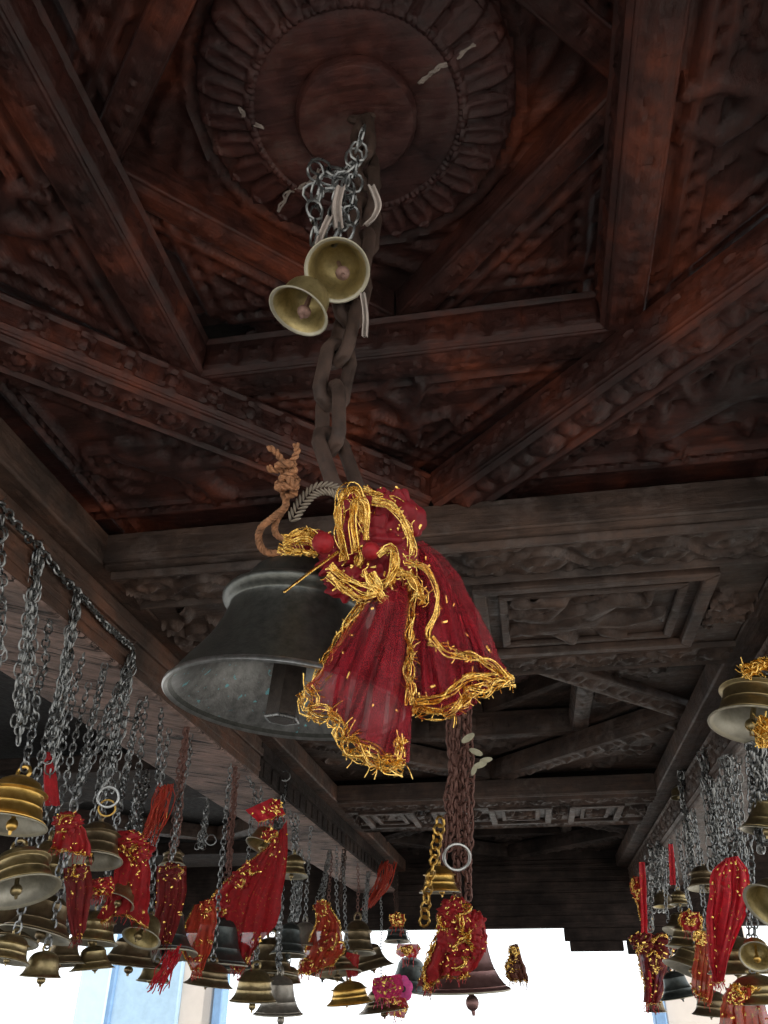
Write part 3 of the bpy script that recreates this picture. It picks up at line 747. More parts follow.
P_MAIN = [(.955, .02), (.985, .0), (1.0, .012), (1.0, .035), (.975, .06), (.93, .12), (.865, .23), (.79, .34), (.725, .445), (.675, .55), (.635, .65), (.612, .74), (.600, .80), (.605, .815), (.640, .83), (.675, .87), (.68, .90), (.66, .93),
          (.60, .955), (.545, .985), (.525, 1.0), (.520, 1.04), (.495, 1.10), (.45, 1.17), (.38, 1.24), (.28, 1.30), (.17, 1.34), (.0, 1.35)]
I_MAIN = [(.0, 1.28), (.25, 1.25), (.40, 1.15), (.48, 1.02), (.52, .86), (.555, .70), (.60, .55), (.665, .40), (.76, .25), (.86, .12), (.93, .05)]
def bell_parts(root, prof, inn, mat, top, seg=96, clap=True, loop=True, swing=(.10, -.06), matc=None, bead=True):
    body = MB().lathe(list(reversed(prof+[]))[::-1] if False else prof, seg)
    m = MB(); full = prof+inn       # outer from lip up to crown, then down inside, closed at the lip
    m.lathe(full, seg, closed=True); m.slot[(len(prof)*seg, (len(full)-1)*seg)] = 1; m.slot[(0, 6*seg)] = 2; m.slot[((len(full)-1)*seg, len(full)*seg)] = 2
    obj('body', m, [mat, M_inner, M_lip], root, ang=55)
    if loop:
        k = MB(); n = 18
        pts = [(.0, .17*math.cos(t), top+.13+.17*math.sin(t)) for t in np.linspace(0, 2*PI, n, endpoint=False)]
        k.tube(pts, .055, 8, closed=True)
        k.lathe([(.16, top-.04), (.17, top+.0), (.11, top+.03), (.0, top+.035)], 16)
        obj('crown_loop', k, mat, root)
    if clap:
        c = MB(); q = V3(swing[0], swing[1], .0); b = V3(0, 0, top-.12)
        e = V3(swing[0], swing[1], .14)
        c.tube([b, b*.5+e*.5, e], [.045, .05, .065], 8)
        c.blob(V3(swing[0]*1.05, swing[1]*1.05, .06), (.15, 0, 0), (0, .15, 0), (0, 0, .17), 14, 8)
        c.tube([V3(swing[0]*1.1, swing[1]*1.1, -.08), V3(swing[0]*1.2, swing[1]*1.2, -.20)], [.05, .035], 8)
        obj('clapper', c, matc or mat, root)
PROTO = {}
LIP = [(.935, .014), (.95, .004), (.97, .0), (.988, .004), (.998, .014), (1.0, .026), (.996, .04), (.985, .056)]
P_CLASSIC, P_FLARE, P_DOME = (LIP+p[4:] for p in (P_CLASSIC, P_FLARE, P_DOME))
KINDS = {'classic': (P_CLASSIC, I_CLASSIC, 1.33), 'flare': (P_FLARE, I_FLARE, 1.28), 'dome': (P_DOME, I_DOME, 1.19)}
BELLS = {}
def bell(key, px, py, w, kind, mat, label, x=-1.56, d=None, roll=0, pitch=0, yaw=0., group=None, h=1., low=0.):
    """px, py: middle of the mouth, w: mouth width in pixels; hung in the plane x or at view depth d"""
    P = onx(px, py, x) if d is None else at(px, py, d)
    R = w*dep(P)/FPX/2; a = axis_of(P, roll, pitch)
    if kind not in PROTO:
        r = thing('hanging_bell', label, 'bell'); bell_parts(r, *KINDS[kind][:2], mat, KINDS[kind][2]); PROTO[kind] = r; first = True
    else:
        s = PROTO[kind]; r = s.copy(); COL.objects.link(r)
        for c in s.children:
            q = c.copy(); COL.objects.link(q); q.parent = r
        if 'group' in r: del r['group']
    for c in r.children:
        if c.name.startswith('clapper'): c.location = (0, 0, -low)
        if c.material_slots:
            c.material_slots[0].link = 'OBJECT'; c.material_slots[0].material = mat
            if len(c.material_slots) > 1 and mat is M_small: c.material_slots[1].link = 'OBJECT'; c.material_slots[1].material = M_small
            if c.name.startswith('clapper') and mat is M_small: c.material_slots[0].material = M_clap
    tag(r, label, 'bell', group)
    r.matrix_world = root_matrix(P, a, R, yaw)
    if h != 1: r.scale = (r.scale[0], r.scale[1], r.scale[2]*h)
    top = P+a*R*h*(KINDS[kind][2]+.28)
    BELLS[key] = (P, a, R, top, kind)
    return r

# ------------------------------------------------------------------ chains
def link_pts(c, t, n, L, w):
    """stadium loop: centre c, long axis t, in the plane of t and n"""
    hs = L/2-w; out = []
    for k in range(5):
        a = -PI/2+PI*k/4; out.append(c+t*(hs+w*math.cos(a))+n*(w*math.sin(a)))
    for k in range(5):
        a = PI/2+PI*k/4; out.append(c+t*(-hs+w*math.cos(a))+n*(w*math.sin(a)))
    return out
def curve_pts(pts, pitch):
    P = np.array(pts, float); s = np.concatenate([[0], np.cumsum(np.linalg.norm(np.diff(P, axis=0), axis=1))])
    n = max(2, int(s[-1]/pitch)+1); q = np.linspace(0, s[-1], n)
    return np.stack([np.interp(q, s, P[:, i]) for i in range(3)], 1)
def chain_mesh(mb, pts, L=.032, wire=.0038, wd=.34, seg=5, rnd=None, twist=.5):
    C = curve_pts(pts, L-2.4*wire); rnd = rnd or RNG
    for i in range(len(C)-1):
        c = (C[i]+C[i+1])/2; t = nrm(C[i+1]-C[i]); a = nrm(np.cross(t, V3(.3, 1, .2))); b = np.cross(t, a)
        an = (PI/2 if i % 2 else 0)+.6+rnd.uniform(-twist, twist)
        n = a*math.cos(an)+b*math.sin(an)
        mb.tube(link_pts(c, t, n, L, L*wd), wire, seg, closed=True)
    return mb
def wob(p0, p1, rnd, amp, n=6, sag=0.):
    p0, p1 = V3(*p0), V3(*p1); out = []
    for i in range(n+1):
        t = i/n; e = math.sin(PI*t)
        out.append(p0*(1-t)+p1*t+e*V3(rnd.uniform(-amp, amp), rnd.uniform(-amp, amp), -sag))
    return out
def strand(p0, p1, label, group=None, L=.032, wire=.0036, mat=None, amp=.006, seed=0, sag=0., name='hanging_chain', cat='chain', wd=.34):
    rnd = random.Random(seed); P = wob(p0, p1, rnd, amp, 6, sag)
    mb = chain_mesh(MB(), P, L, wire, wd, rnd=rnd)
    o = obj(name, mb, mat or M_steel, off=tuple(P[-1])); tag(o, label, cat, group); return o
SEED = [100]
def bundle(p0, p1, n, spread, label, x0=-1.53, x1=-1.58, L=.032, wire=.0031, mat=None, lens=None, amp=.012, top=.012):
    """n chains hanging together from one nail: p0, p1 in pixels"""
    rnd = random.Random(SEED[0]); SEED[0] += 1
    A = onx(*p0, x0); B = onx(*p1, x1)
    for k in range(n):
        f = rnd.uniform(.55, 1.02) if n > 3 and k % 3 == 2 else rnd.uniform(.9, 1.03)
        a = A+V3(rnd.uniform(-top, top), rnd.uniform(-top, top)*1.4, rnd.uniform(-.02, .01))
        b = A*(1-f)+B*f+V3(rnd.uniform(-spread, spread)*.6, rnd.uniform(-spread, spread), 0)
        strand(a, b, label, group=label, L=L*rnd.uniform(.9, 1.15), wire=wire, mat=mat, amp=amp, seed=SEED[0]*31+k)

# ------------------------------------------------------------------ tinsel, cloth
def tinsel(mb, pts, width, rnd, strands=5, r=.0016, spikes=12, n=None, ribbon=True):
    """crinkled foil trim following pts (world points)"""
    L = float(np.sum(np.linalg.norm(np.diff(np.array(pts), axis=0), axis=1))); n = n or max(10, int(L/.006))
    C = catmull(pts, n); T = np.gradient(C, axis=0); T /= np.linalg.norm(T, axis=1)[:, None]+1e-9
    v = nrm(C.mean(0)-CAM); S = np.cross(T, v); S /= np.linalg.norm(S, axis=1)[:, None]+1e-9
    if ribbon:
        w1 = sm_noise(rnd, n, max(4, n//3)); w2 = sm_noise(rnd, n, max(4, n//2)); m = 5
        G = np.empty((n, m, 3))
        for j in range(m):
            f = (j/(m-1)-.5)
            G[:, j] = C+S*(f*width*(1+.3*w1))[:, None]+v*(width*.28*sm_noise(rnd, n, max(4, n//2)))[:, None]
        mb.grid(G)
    for k in range(strands):
        o1 = sm_noise(rnd, n, max(4, n//4))*width*.6; o2 = sm_noise(rnd, n, max(4, n//3))*width*.5-width*.25
        mb.tube(C+S*o1[:, None]+v*o2[:, None], r, 4)
    for k in range(spikes):
        i = rnd.randrange(n); d = nrm(S[i]*rnd.choice((-1, 1))*rnd.uniform(.4, 1)+T[i]*rnd.uniform(-1, 1)-v*rnd.uniform(-.2, .6))
        l = width*rnd.uniform(.5, 1.1); wv = nrm(np.cross(d, v))*r*rnd.uniform(.8, 2.2)
        p = C[i]+S[i]*rnd.uniform(-.4, .4)*width
        mb.tube([p, p+d*l*.5+wv, p+d*l], r*.9, 4)
    return mb
def sheet(mb, L, R, B, d, folds=5, amp=.012, nu=60, nv=44, seed=0, gather=1., fine=.4, twist=0., back=0.):
    """hanging cloth: left and right borders (px, py[, d]), lower edge B between them; folds ripple toward the viewer"""
    rnd = random.Random(seed)
    def c3(p): return (p[0], p[1], p[2] if len(p) > 2 else None)
    d0, d1 = d if isinstance(d, tuple) else (d, d)
    Lc = catmull([p[:2] for p in L], nv); Rc = catmull([p[:2] for p in R], nv)
    Bc = catmull([p[:2] for p in B], nu) if B is not None else None
    s = np.linspace(0, 1, nu)
    W = [(folds*rnd.uniform(.5, 1.5)*(1 if k < 3 else 2.6), rnd.uniform(0, 2*PI), rnd.uniform(-4, 4), (1. if k < 3 else fine)*rnd.uniform(.5, 1)) for k in range(6)]
    jl, jr = sm_noise(rnd, nv, 7), sm_noise(rnd, nv, 7); jb = sm_noise(rnd, nu, 9)
    wpx = np.mean(np.abs(Rc[:, 0]-Lc[:, 0])); G = np.empty((nv, nu, 3))
    for i in range(nv):
        t = i/(nv-1)
        row = Lc[i][None]*(1-s[:, None])+Rc[i][None]*s[:, None]
        if Bc is not None: row = row+(t**1.6)*(Bc-(Lc[-1][None]*(1-s[:, None])+Rc[-1][None]*s[:, None]))
        row[:, 0] += .045*wpx*(jl[i]*(1-s)+jr[i]*s); row[:, 1] += t**3*.05*wpx*jb
        dd = d0+(d1-d0)*t
        rip = sum(a*np.sin(2*PI*f*s+p+w*t) for f, p, w, a in W)/1.7
        A = amp*(.4+.6*t); edge = np.minimum(1, np.minimum(s, 1-s)*8+.3)
        dep_ = dd+A*rip*edge+back*np.sin(PI*s)
        shift = A/dd*FPX*.5*sum(a*np.cos(2*PI*f*s+p+w*t) for f, p, w, a in W[:3])/1.7*edge
        for j in range(nu): G[i, j] = at(row[j, 0]+shift[j], row[j, 1], dep_[j])
    mb.grid(G); return G
def crumple(mb, c, ax, rnd, nu=28, nv=18, amp=.25, k=4.):
    """a wad of cloth: ellipsoid with random folds; ax: (right, up, view) half extents"""
    v = nrm(np.asarray(c)-CAM); r = nrm(np.cross(v, V3(0, 0, 1))); u = np.cross(r, v)
    D = [(nrm([rnd.gauss(0, 1) for _ in range(3)]), rnd.uniform(0, 6.28), rnd.uniform(.6, 1.4)*k) for _ in range(7)]
    G = np.empty((nv, nu, 3))
    for i in range(nv):
        p = -PI/2+PI*i/(nv-1)
        for j in range(nu):
            t = 2*PI*j/nu; q = V3(math.cos(p)*math.cos(t), math.cos(p)*math.sin(t), math.sin(p))
            f = 1+amp*sum(abs(math.sin(q@d*kk+ph))-.6 for d, ph, kk in D)/2.2
            G[i, j] = c+f*(q[0]*ax[0]*r+q[2]*ax[1]*u+q[1]*ax[2]*v)
    mb.grid(G, wrap=True); return mb
def border(G, side):
    return {'l': G[:, 0], 'r': G[:, -1], 'b': G[-1], 't': G[0]}[side]
def sub(P, k): return [tuple(P[i]) for i in np.linspace(0, len(P)-1, k).astype(int)]
def knot_balls(mb, pts, r):
    for p in pts: mb.blob(p, (r, 0, 0), (0, r, 0), (0, 0, r), 16, 10)
    return mb
def tassel(label, pts, d, w0, w1, mat, n=22, seed=0, cat='tassel', name='thread_tassel'):
    """a bundle of loose threads along pts (pixels at view depth d), w0..w1 wide"""
    rnd = random.Random(seed); mb = MB(); px1 = d/FPX; C = catmull([at(x, y, d) for x, y in pts], 16); t = np.linspace(0, 1, 16)
    for k in range(n):
        a = rnd.gauss(0, .45); b = rnd.gauss(0, .45); sp = (w0+(w1-w0)*t)*px1; e = int(16*rnd.uniform(.8, 1))
        P = C+np.outer(sp*a, _R)+np.outer(sp*b, _fw)+np.outer(sp*.22*sm_noise(rnd, 16, 5), _R)+np.outer(sp*.2*sm_noise(rnd, 16, 5), _U)
        mb.tube(P[:max(4, e)], px1*rnd.uniform(.45, .8), 4)
    return tag(obj(name, mb, mat, off=C[0]), label, cat)
def flecks_on(mb, pts, rnd, n, l0, r):
    """short bits of foil lying on the cloth at random points"""
    for k in range(n):
        p = pts[rnd.randrange(len(pts))]; v = nrm(p-CAM); d = nrm(V3(rnd.gauss(0, 1), rnd.gauss(0, 1), rnd.gauss(0, 1))); d = nrm(d-.7*v*(d@v)); w = nrm(np.cross(d, v))
        l = l0*rnd.uniform(.4, 1.5); p = p-v*r*2.5; q = w*r*rnd.uniform(1, 2.2); n_ = v*r*rnd.uniform(-2, 2)
        mb.add([p-d*l/2-q, p-d*l/2+q, p+q+n_, p-q+n_, p+d*l/2-q, p+d*l/2+q], [(0, 1, 2, 3), (3, 2, 5, 4)])
def scarf(label, pxy, d, fabric, L, R, B=None, folds=4, amp=.01, trim='b', width=.012, knot=None, seed=0, nu=36, nv=30, group=None, flecks=10, cat='scarf', fine=.5, back=0.):
    """a votive scarf tied on: gathered sheet, wad of cloth at the tie, foil trim, loose foil bits and a frayed end"""
    rnd = random.Random(900+seed); dz = d[0] if isinstance(d, tuple) else d; base = at(*pxy, dz); px1 = dz/FPX
    t = thing('votive_scarf', label, cat, base, group)
    mb = MB(); G = sheet(mb, L, R, B, d, folds, amp, nu, nv, seed, fine=fine, back=back)
    o = obj('fabric', mb, fabric, t, off=base, ang=180)
    pts = list(G[2:-1, 1:-1].reshape(-1, 3))
    for e in trim:
        tm = MB(); tinsel(tm, sub(border(G, e), 9), width*.7, rnd, 5, width*.085, int(flecks*.6), ribbon=False); obj('gold_trim', tm, M_goldfoil, t, off=base)
    if len(trim):
        fr = MB()
        for k in range(nu*2//3):
            p = G[-1, int(k*1.5)]; q = p+V3(rnd.uniform(-3, 3), rnd.uniform(-2, 2), -rnd.uniform(3, 10))*px1
            fr.tube([p, (p+q)/2+V3(rnd.uniform(-1.5, 1.5), 0, 0)*px1, q], px1*.35, 3)
        obj('fringe', fr, fabric, o, off=base)
    if knot:
        for (kx, ky, kw, kh) in knot:
            km = MB(); c = at(kx, ky, dz-.004); crumple(km, c, (kw*px1*.72, kh*px1*.72, kw*px1*.5), rnd, 44, 28, .42, 6.)
            ko = obj('knot', km, fabric, t, off=base, ang=180); v = nrm(c-CAM)
            pts += [p for p in np.concatenate(km.v) if (p-c)@v < 0]*2
            lm = MB(); a0 = rnd.uniform(0, 6.28)
            tinsel(lm, [at(kx+kw*rnd.uniform(.3, .9)*math.cos(a0+g), ky+kh*rnd.uniform(.3, .9)*math.sin(a0+g), dz-kw*px1*.8) for g in (0, .8, 1.5, 2.4)], width*.7, rnd, 4, width*.09, 5, ribbon=False)
            obj('gold_trim', lm, M_goldfoil, ko, off=base)
    if len(trim) or knot:
        fm = MB(); flecks_on(fm, pts, rnd, int(flecks*4.5), 2.8*px1, .36*px1); obj('gold_fleck_pattern', fm, M_goldfoil, o, off=base, smooth=False)['kind'] = 'stuff'
    return t
# ================================================================== the big bell, its chain and what is tied to it
BIGP = ony(284, 706, 1.07); BIGR = 243*dep(BIGP)/FPX/2; BIGA = axis_of(BIGP, 5, -1.3)
big = thing('temple_bell', 'large dark bronze temple bell hung from the central chain, flared mouth open below', 'bell')
seg = 96
m = MB().lathe(P_MAIN+I_MAIN, seg, closed=True); m.slot[((len(P_MAIN))*seg, (len(P_MAIN)+len(I_MAIN)-1)*seg)] = 1
m.slot[(0, 4*seg)] = 2; obj('body', m, [M_dark, M_darkin, metal('lip_highlight_grey', (.20, .20, .19), (.32, .32, .31), .34, .9, 14., .1, rvar=.06)], big, ang=50)  # lighter lip slot paints the bright specular line along the rim
k = MB(); k.tube([(0, .15*math.cos(t), 1.44+.13*math.sin(t)) for t in np.linspace(0, 2*PI, 28, endpoint=False)], .04, 10, closed=True)
k.lathe([(.20, 1.31), (.19, 1.36), (.12, 1.39), (0, 1.40)], 24); obj('crown_loop', k, M_green, big)
c = MB()
hexp = [(.145*math.cos(a), .145*math.sin(a)) for a in np.arange(6)*PI/3+.2]
c.add([(x, y, .9) for x, y in hexp]+[(x, y, -.10) for x, y in hexp]+[(x*.8, y*.8, -.125) for x, y in hexp],
      [(0, 1, 2, 3, 4, 5)]+[(i, 6+i, 6+(i+1) % 6, (i+1) % 6) for i in range(6)]+[(6+i, 12+i, 12+(i+1) % 6, 6+(i+1) % 6) for i in range(6)]+[(17, 16, 15, 14, 13, 12)])
c.tube([(0, 0, 1.3), (0, 0, .88)], .05, 8)
obj('clapper', c, M_iron, big, smooth=False)
r = MB().tube([(.118*math.cos(a)*1.2, .118*math.sin(a)*1.2, -.112) for a in np.arange(6)*PI/3+.2], .012, 6, closed=True); obj('clapper_rim', r, M_steel, big)
big.matrix_world = root_matrix(BIGP, BIGA, BIGR, .4)
BIGTOP = BIGP+BIGA*BIGR*1.5
# iron chain of big links
ch = thing('iron_chain', 'thick rusty iron chain from the medallion down to the big bell', 'chain', ony(362, 112, 1.085))
cpx = [(362, 128), (367, 205), (354, 290), (340, 352), (328, 425), (346, 487)]
pts = [ony(x, y, 1.085) for x, y in cpx]; C = curve_pts(list(catmull(pts, 60)), .105)
for i in range(len(C)-1):
    t = nrm(C[i+1]-C[i]); a = nrm(np.cross(t, V3(.2, 1, .1))); b = np.cross(t, a); an = (PI/2 if i % 2 else 0)+.55
    nn = a*math.cos(an)+b*math.sin(an); Lk = np.linalg.norm(C[i+1]-C[i])+.042
    m = MB().tube(link_pts((C[i]+C[i+1])/2, t, nn, Lk, .027), .0135, 10, closed=True)
    obj('link', m, M_rust, ch, off=ony(362, 112, 1.085))
hk = MB(); h0 = ony(362, 108, 1.085)
hk.tube([h0+V3(.035*math.cos(t), 0, -.015+.035*math.sin(t)) for t in np.linspace(0, 2*PI, 20, endpoint=False)], .012, 8, closed=True); hk.tube([h0+V3(0, 0, .0), h0+V3(0, 0, .08)], .014, 8)
obj('eye_bolt', hk, M_rust, ch, off=ony(362, 112, 1.085))
# two small bells tied high on the chain
bell('U1', 337, 271, 66, 'dome', M_small, 'small brass bell tied high on the iron chain, mouth turned full toward the viewer', d=1.50, pitch=27, roll=3, yaw=1.2)
bell('U2', 298, 312, 64, 'dome', M_small, 'small brass bell tilted aside, second of the pair high on the iron chain', d=1.47, pitch=-6, roll=27, yaw=.6)
for r_ in [o for o in COL.objects if o.name.startswith('hanging_bell')][:2]:
    for c_ in r_.children:
        if c_.name.startswith('clapper'): c_.scale = (1.5, 1.5, 1.15)
lab = 'thin galvanised chain strands tying the two small bells to the iron chain'
for n_, pl in enumerate([[(363, 128), (357, 160), (352, 200), (346, 240)], [(361, 135), (352, 165), (345, 205), (335, 245)], [(352, 168), (335, 172), (322, 185), (316, 215), (313, 245)],
                         [(356, 160), (340, 180), (338, 210), (330, 240)], [(345, 175), (325, 168), (310, 166), (318, 176), (335, 184), (352, 190)], [(303, 195), (322, 190), (340, 188), (355, 200), (350, 225)], [(316, 180), (314, 210), (318, 240)]]):
    P = [at(x, y, 1.50+.05*(240-y)/110+.012*(n_ % 3)) for x, y in pl]
    rnd = random.Random(n_+5); m = chain_mesh(MB(), list(catmull(P, 40)), .042, .0029, .38, rnd=rnd)
    tag(obj('hanging_chain', m, M_steel, off=P[0]), lab, 'chain', lab)
for n_, (pl, w_, lb) in enumerate([([(340, 185), (336, 205), (338, 228)], 11, 'grey rag strip knotted among the thin chains over the small bells'), ([(371, 184), (378, 203), (374, 216), (366, 224)], 8, 'grey rag strip curling out beside the iron chain'),
                                   ([(330, 215), (322, 232), (318, 244)], 8, 'short grey rag end above the brass bell mouth'), ([(363, 292), (366, 315), (365, 336)], 6, 'grey rag end hanging below the brass bell facing the viewer')]):
    P = catmull([at(x, y, 1.49) for x, y in pl], 24); G = np.empty((24, 7, 3))
    for j in range(7):
        f = j/6-.5; G[:, j] = P+(f*w_*1.5/FPX)*_R*1.5*.6+_fw*(.006*math.sin(f*9+n_)+.004)*np.linspace(1, 1.5, 24)[:, None]
    o = obj('rag_strip', MB().grid(G), M_rag, off=P[0], ang=180); sm = o.modifiers.new('t', 'SOLIDIFY'); sm.thickness = .0015; tag(o, lb, 'rag')
# rope
def rope(mb, pts, R_, n=3, pitch=.035, r=None, N=140):
    C = catmull(pts, N); T = np.gradient(C, axis=0); T /= np.linalg.norm(T, axis=1)[:, None]
    s = np.concatenate([[0], np.cumsum(np.linalg.norm(np.diff(C, axis=0), axis=1))])
    A = np.cross(T, V3(.1, .9, .3)); A /= np.linalg.norm(A, axis=1)[:, None]; B = np.cross(T, A)
    for k in range(n):
        an = 2*PI*k/n+s/pitch*2*PI
        mb.tube(C+R_*.55*(A*np.cos(an)[:, None]+B*np.sin(an)[:, None]), r or R_*.6, 6)
    return mb
rb = at(275, 500, 1.18); rp = thing('rope', 'orange brown twisted rope knotted at the top and looped on the big bell crown', 'rope', rb)
P = lambda l, d: [at(x, y, d+(e[0] if e else 0)) for x, y, *e in l]
m = rope(MB(), P([(284, 468), (283, 490), (286, 505), (275, 516), (261, 528), (259, 542), (266, 552), (280, 553), (296, 549)], 1.19), .0052, pitch=.017)
rope(m, P([(286, 506), (276, 522), (276, 534), (286, 540)], 1.2), .0048, pitch=.017)
obj('loop', m, M_rope, rp, off=rb)
m = MB()
rnd = random.Random(3)
for k in range(9):
    q = [(288+rnd.uniform(-11, 11), 462+k*4+rnd.uniform(-5, 5), rnd.uniform(-.02, .01)) for _ in range(4)]
    rope(m, P(q, 1.185), .0052, 2, .018, N=50)
for q in ([(283, 462), (276, 452), (268, 447)], [(282, 470), (272, 470), (269, 466)], [(292, 462), (297, 452), (296, 444)], [(286, 486), (277, 487), (279, 482)]): rope(m, P(q, 1.18), .0048, 2, .018, N=40)
obj('knot', m, M_rope, rp, off=rb)
rb = at(315, 495, 1.2); rp = thing('braided_cord', 'grey braided cord across the big bell crown beside the orange rope', 'cord', rb)
m = MB(); C = catmull(P([(293, 518), (303, 502), (316, 490), (332, 489), (345, 497)], 1.2), 22)
C = catmull(C, 17)
for i in range(16):
    t = nrm(C[i+1]-C[i]); sd_ = nrm(np.cross(t, _fw))
    for sg in (-1, 1): m.blob(C[i]+sd_*sg*.0055-_fw*.003, nrm(t*.75+sd_*sg*.65)*.0085, _fw*.0032, nrm(t*.65-sd_*sg*.75)*.0022, 8, 6)
obj('braid', m, M_rope2, rp, off=rb)
# ------------------------------------------------------------------ the big red and gold votive scarf
sb = at(370, 545, 1.13); sc = thing('votive_scarf', 'large red net scarf with crinkled gold trim tied round the big bell crown', 'scarf', sb)
rnd = random.Random(77)
mA = MB()
GA = sheet(mA, [(392, 552), (374, 580), (360, 606), (344, 632), (326, 662), (307, 690)], [(414, 556), (416, 590), (416, 630), (414, 670), (411, 715), (405, 766)],
           [(307, 690), (318, 708), (338, 722), (352, 742), (380, 758), (405, 766)], (1.13, .965), 5, .016, 90, 70, 4, fine=.5, back=-.03)
for x0_, x1_, x2_, s_ in ((394, 352, 336, 1), (400, 372, 352, 2), (404, 388, 372, 3), (408, 400, 392, 4), (410, 408, 400, 5)):
    yb_ = 700+(x2_-308)*.68
    sheet(mA, [(x0_-3, 556), (x1_-6, 640), (x2_-7, yb_)], [(x0_+3, 556), (x1_+6, 640), (x2_+9, yb_)], None, (1.125, .955+.004*s_), 2, .008, 18, 60, 40+s_)
obj('front_flap', mA, C_net, sc, off=sb, ang=180)
mB = MB()
GB = sheet(mB, [(410, 545), (412, 580), (411, 620), (409, 660), (412, 706)], [(424, 540), (446, 562), (468, 590), (484, 622), (498, 652), (513, 682)],
           [(412, 706), (432, 712), (454, 708), (470, 696), (490, 688), (513, 682)], (1.14, 1.02), 4, .014, 90, 70, 9, fine=.45, back=-.02)
for x0_, x1_, x2_, y2_, s_ in ((416, 424, 430, 704, 1), (419, 446, 462, 700, 2), (422, 466, 492, 686, 3)):
    sheet(mB, [(x0_-3, 548), (x1_-6, 620), (x2_-8, y2_)], [(x0_+3, 548), (x1_+6, 620), (x2_+8, y2_)], None, (1.135, 1.01), 2, .008, 18, 60, 50+s_)
obj('side_flap', mB, C_net, sc, off=sb, ang=180)
mC = MB()
GC = sheet(mC, [(412, 560), (414, 610), (418, 660), (430, 700)], [(430, 550), (455, 600), (470, 650), (478, 700)], [(430, 700), (448, 714), (464, 712), (478, 700)], (1.15, 1.03), 5, .012, 60, 50, 15)
obj('inner_flap', mC, C_net, sc, off=sb, ang=180)
km = MB()
for (x, y, rx, ry, d) in [(345, 560, 24, 22, 1.12), (372, 545, 30, 26, 1.11), (392, 520, 26, 26, 1.13), (365, 512, 26, 20, 1.14), (398, 560, 18, 26, 1.1), (352, 584, 26, 15, 1.08), (316, 544, 24, 11, 1.14), (382, 575, 20, 22, 1.09)]:
    s = d/FPX; crumple(km, at(x, y, d), (rx*s, ry*s, rx*s*.7), rnd, 56, 36, .40, 7.)
obj('knot', km, C_net if False else cloth('crimson_knot_cloth', (.30, .006, .016), .9), sc, off=sb, ang=180)
# ribbon loops edged with foil
tl = MB(); lp = MB()
loops = [([(346, 560), (338, 525), (343, 494), (356, 490), (362, 515), (360, 550), (354, 574)], 1.085, 12), ([(356, 552), (352, 520), (356, 500), (365, 505), (366, 540)], 1.075, 7),
         ([(372, 500), (392, 506), (408, 528), (412, 552), (404, 560)], 1.09, 9), ([(362, 490), (385, 496), (402, 505), (411, 520)], 1.12, 8), ([(330, 565), (345, 578), (362, 586), (380, 590)], 1.055, 8),
         ([(328, 574), (345, 588), (365, 598), (378, 588), (372, 572)], 1.05, 9), ([(378, 556), (390, 548), (396, 560), (392, 580), (382, 584)], 1.06, 10), ([(398, 572), (410, 575), (420, 590), (424, 604)], 1.06, 12),
         ([(285, 540), (300, 532), (316, 536), (326, 545)], 1.12, 11), ([(278, 548), (298, 552), (318, 552)], 1.11, 9), ([(283, 544), (305, 540), (322, 548)], 1.1, 9), ([(364, 572), (376, 590), (386, 600)], 1.05, 8)]
for L_, d_, w_ in loops:
    tinsel(tl, [at(x, y, d_) for x, y in L_], w_*d_/FPX, rnd, 9, .0008, 8, ribbon=False)
    tinsel(tl, [at(x, y, d_+.002) for x, y in L_], w_*.45*d_/FPX, rnd, 2, .0008, 0)
# trim along the flap edges
tinsel(tl, [at(x, y, .985+.13*(700-y)/140-.012) for x, y in [(372, 586), (358, 608), (343, 632), (325, 662), (308, 690)]], .011, rnd, 11, .0008, 26, ribbon=False)
tinsel(tl, sub(border(GA, 'b'), 12)-_fw*.008, .021, rnd, 13, .0008, 40, ribbon=False)
tinsel(tl, [at(x, y, .955) for x, y in [(345, 748), (362, 756), (382, 764), (400, 764)]], .018, rnd, 10, .0008, 20, ribbon=False)
tinsel(tl, [at(x, y, .95) for x, y in [(405, 738), (398, 745), (402, 758)]], .012, rnd, 9, .0008, 8, ribbon=False)
tinsel(tl, sub(border(GB, 'b'), 12)-_fw*.008, .016, rnd, 13, .0008, 40, ribbon=False)
tinsel(tl, [at(x, y, 1.0) for x, y in [(430, 640), (448, 652), (470, 656), (490, 664), (510, 680)]], .012, rnd, 10, .0008, 24, ribbon=False)
tinsel(tl, [at(x, y, 1.0) for x, y in [(412, 700), (436, 700), (452, 690), (470, 676), (498, 678)]], .011, rnd, 10, .0008, 16, ribbon=False)
tinsel(tl, [at(x, y, 1.13-.12*(y-550)/150-.02) for x, y in [(411, 560), (411, 595), (410, 635), (409, 670), (411, 705)]], .014, rnd, 12, .0008, 30, ribbon=False)
tinsel(tl, [at(x, y, 1.05) for x, y in [(405, 562), (425, 568), (436, 588), (437, 612), (428, 632), (432, 642)]], .007, rnd, 9, .0008, 12, ribbon=False)
obj('gold_trim', tl, M_goldfoil, sc, off=sb)
fm = MB(); flecks_on(fm, list(GA[4:, 2:-2].reshape(-1, 3))+list(GB[4:, 2:-2].reshape(-1, 3)), rnd, 26, .008, .0007); flecks_on(fm, [p for p in np.concatenate(km.v)], rnd, 420, .007, .0007); obj('gold_fleck_pattern', fm, M_goldfoil, sc, off=sb, smooth=False)['kind'] = 'stuff'
for x, y, r_ in ((323, 543, .0145), (371, 551, .012)):
    m = MB(); crumple(m, at(x, y, 1.06), (r_, r_, r_), rnd, 40, 26, .10, 16.); obj('pompom', m, C_red, sc, off=sb, ang=180)
m = MB().tube([at(338, 552, 1.07), at(310, 572, 1.02), at(284, 592, .98)], [.0022, .002, .0016], 6); obj('gold_thread', m, M_goldfoil, sc, off=sb)

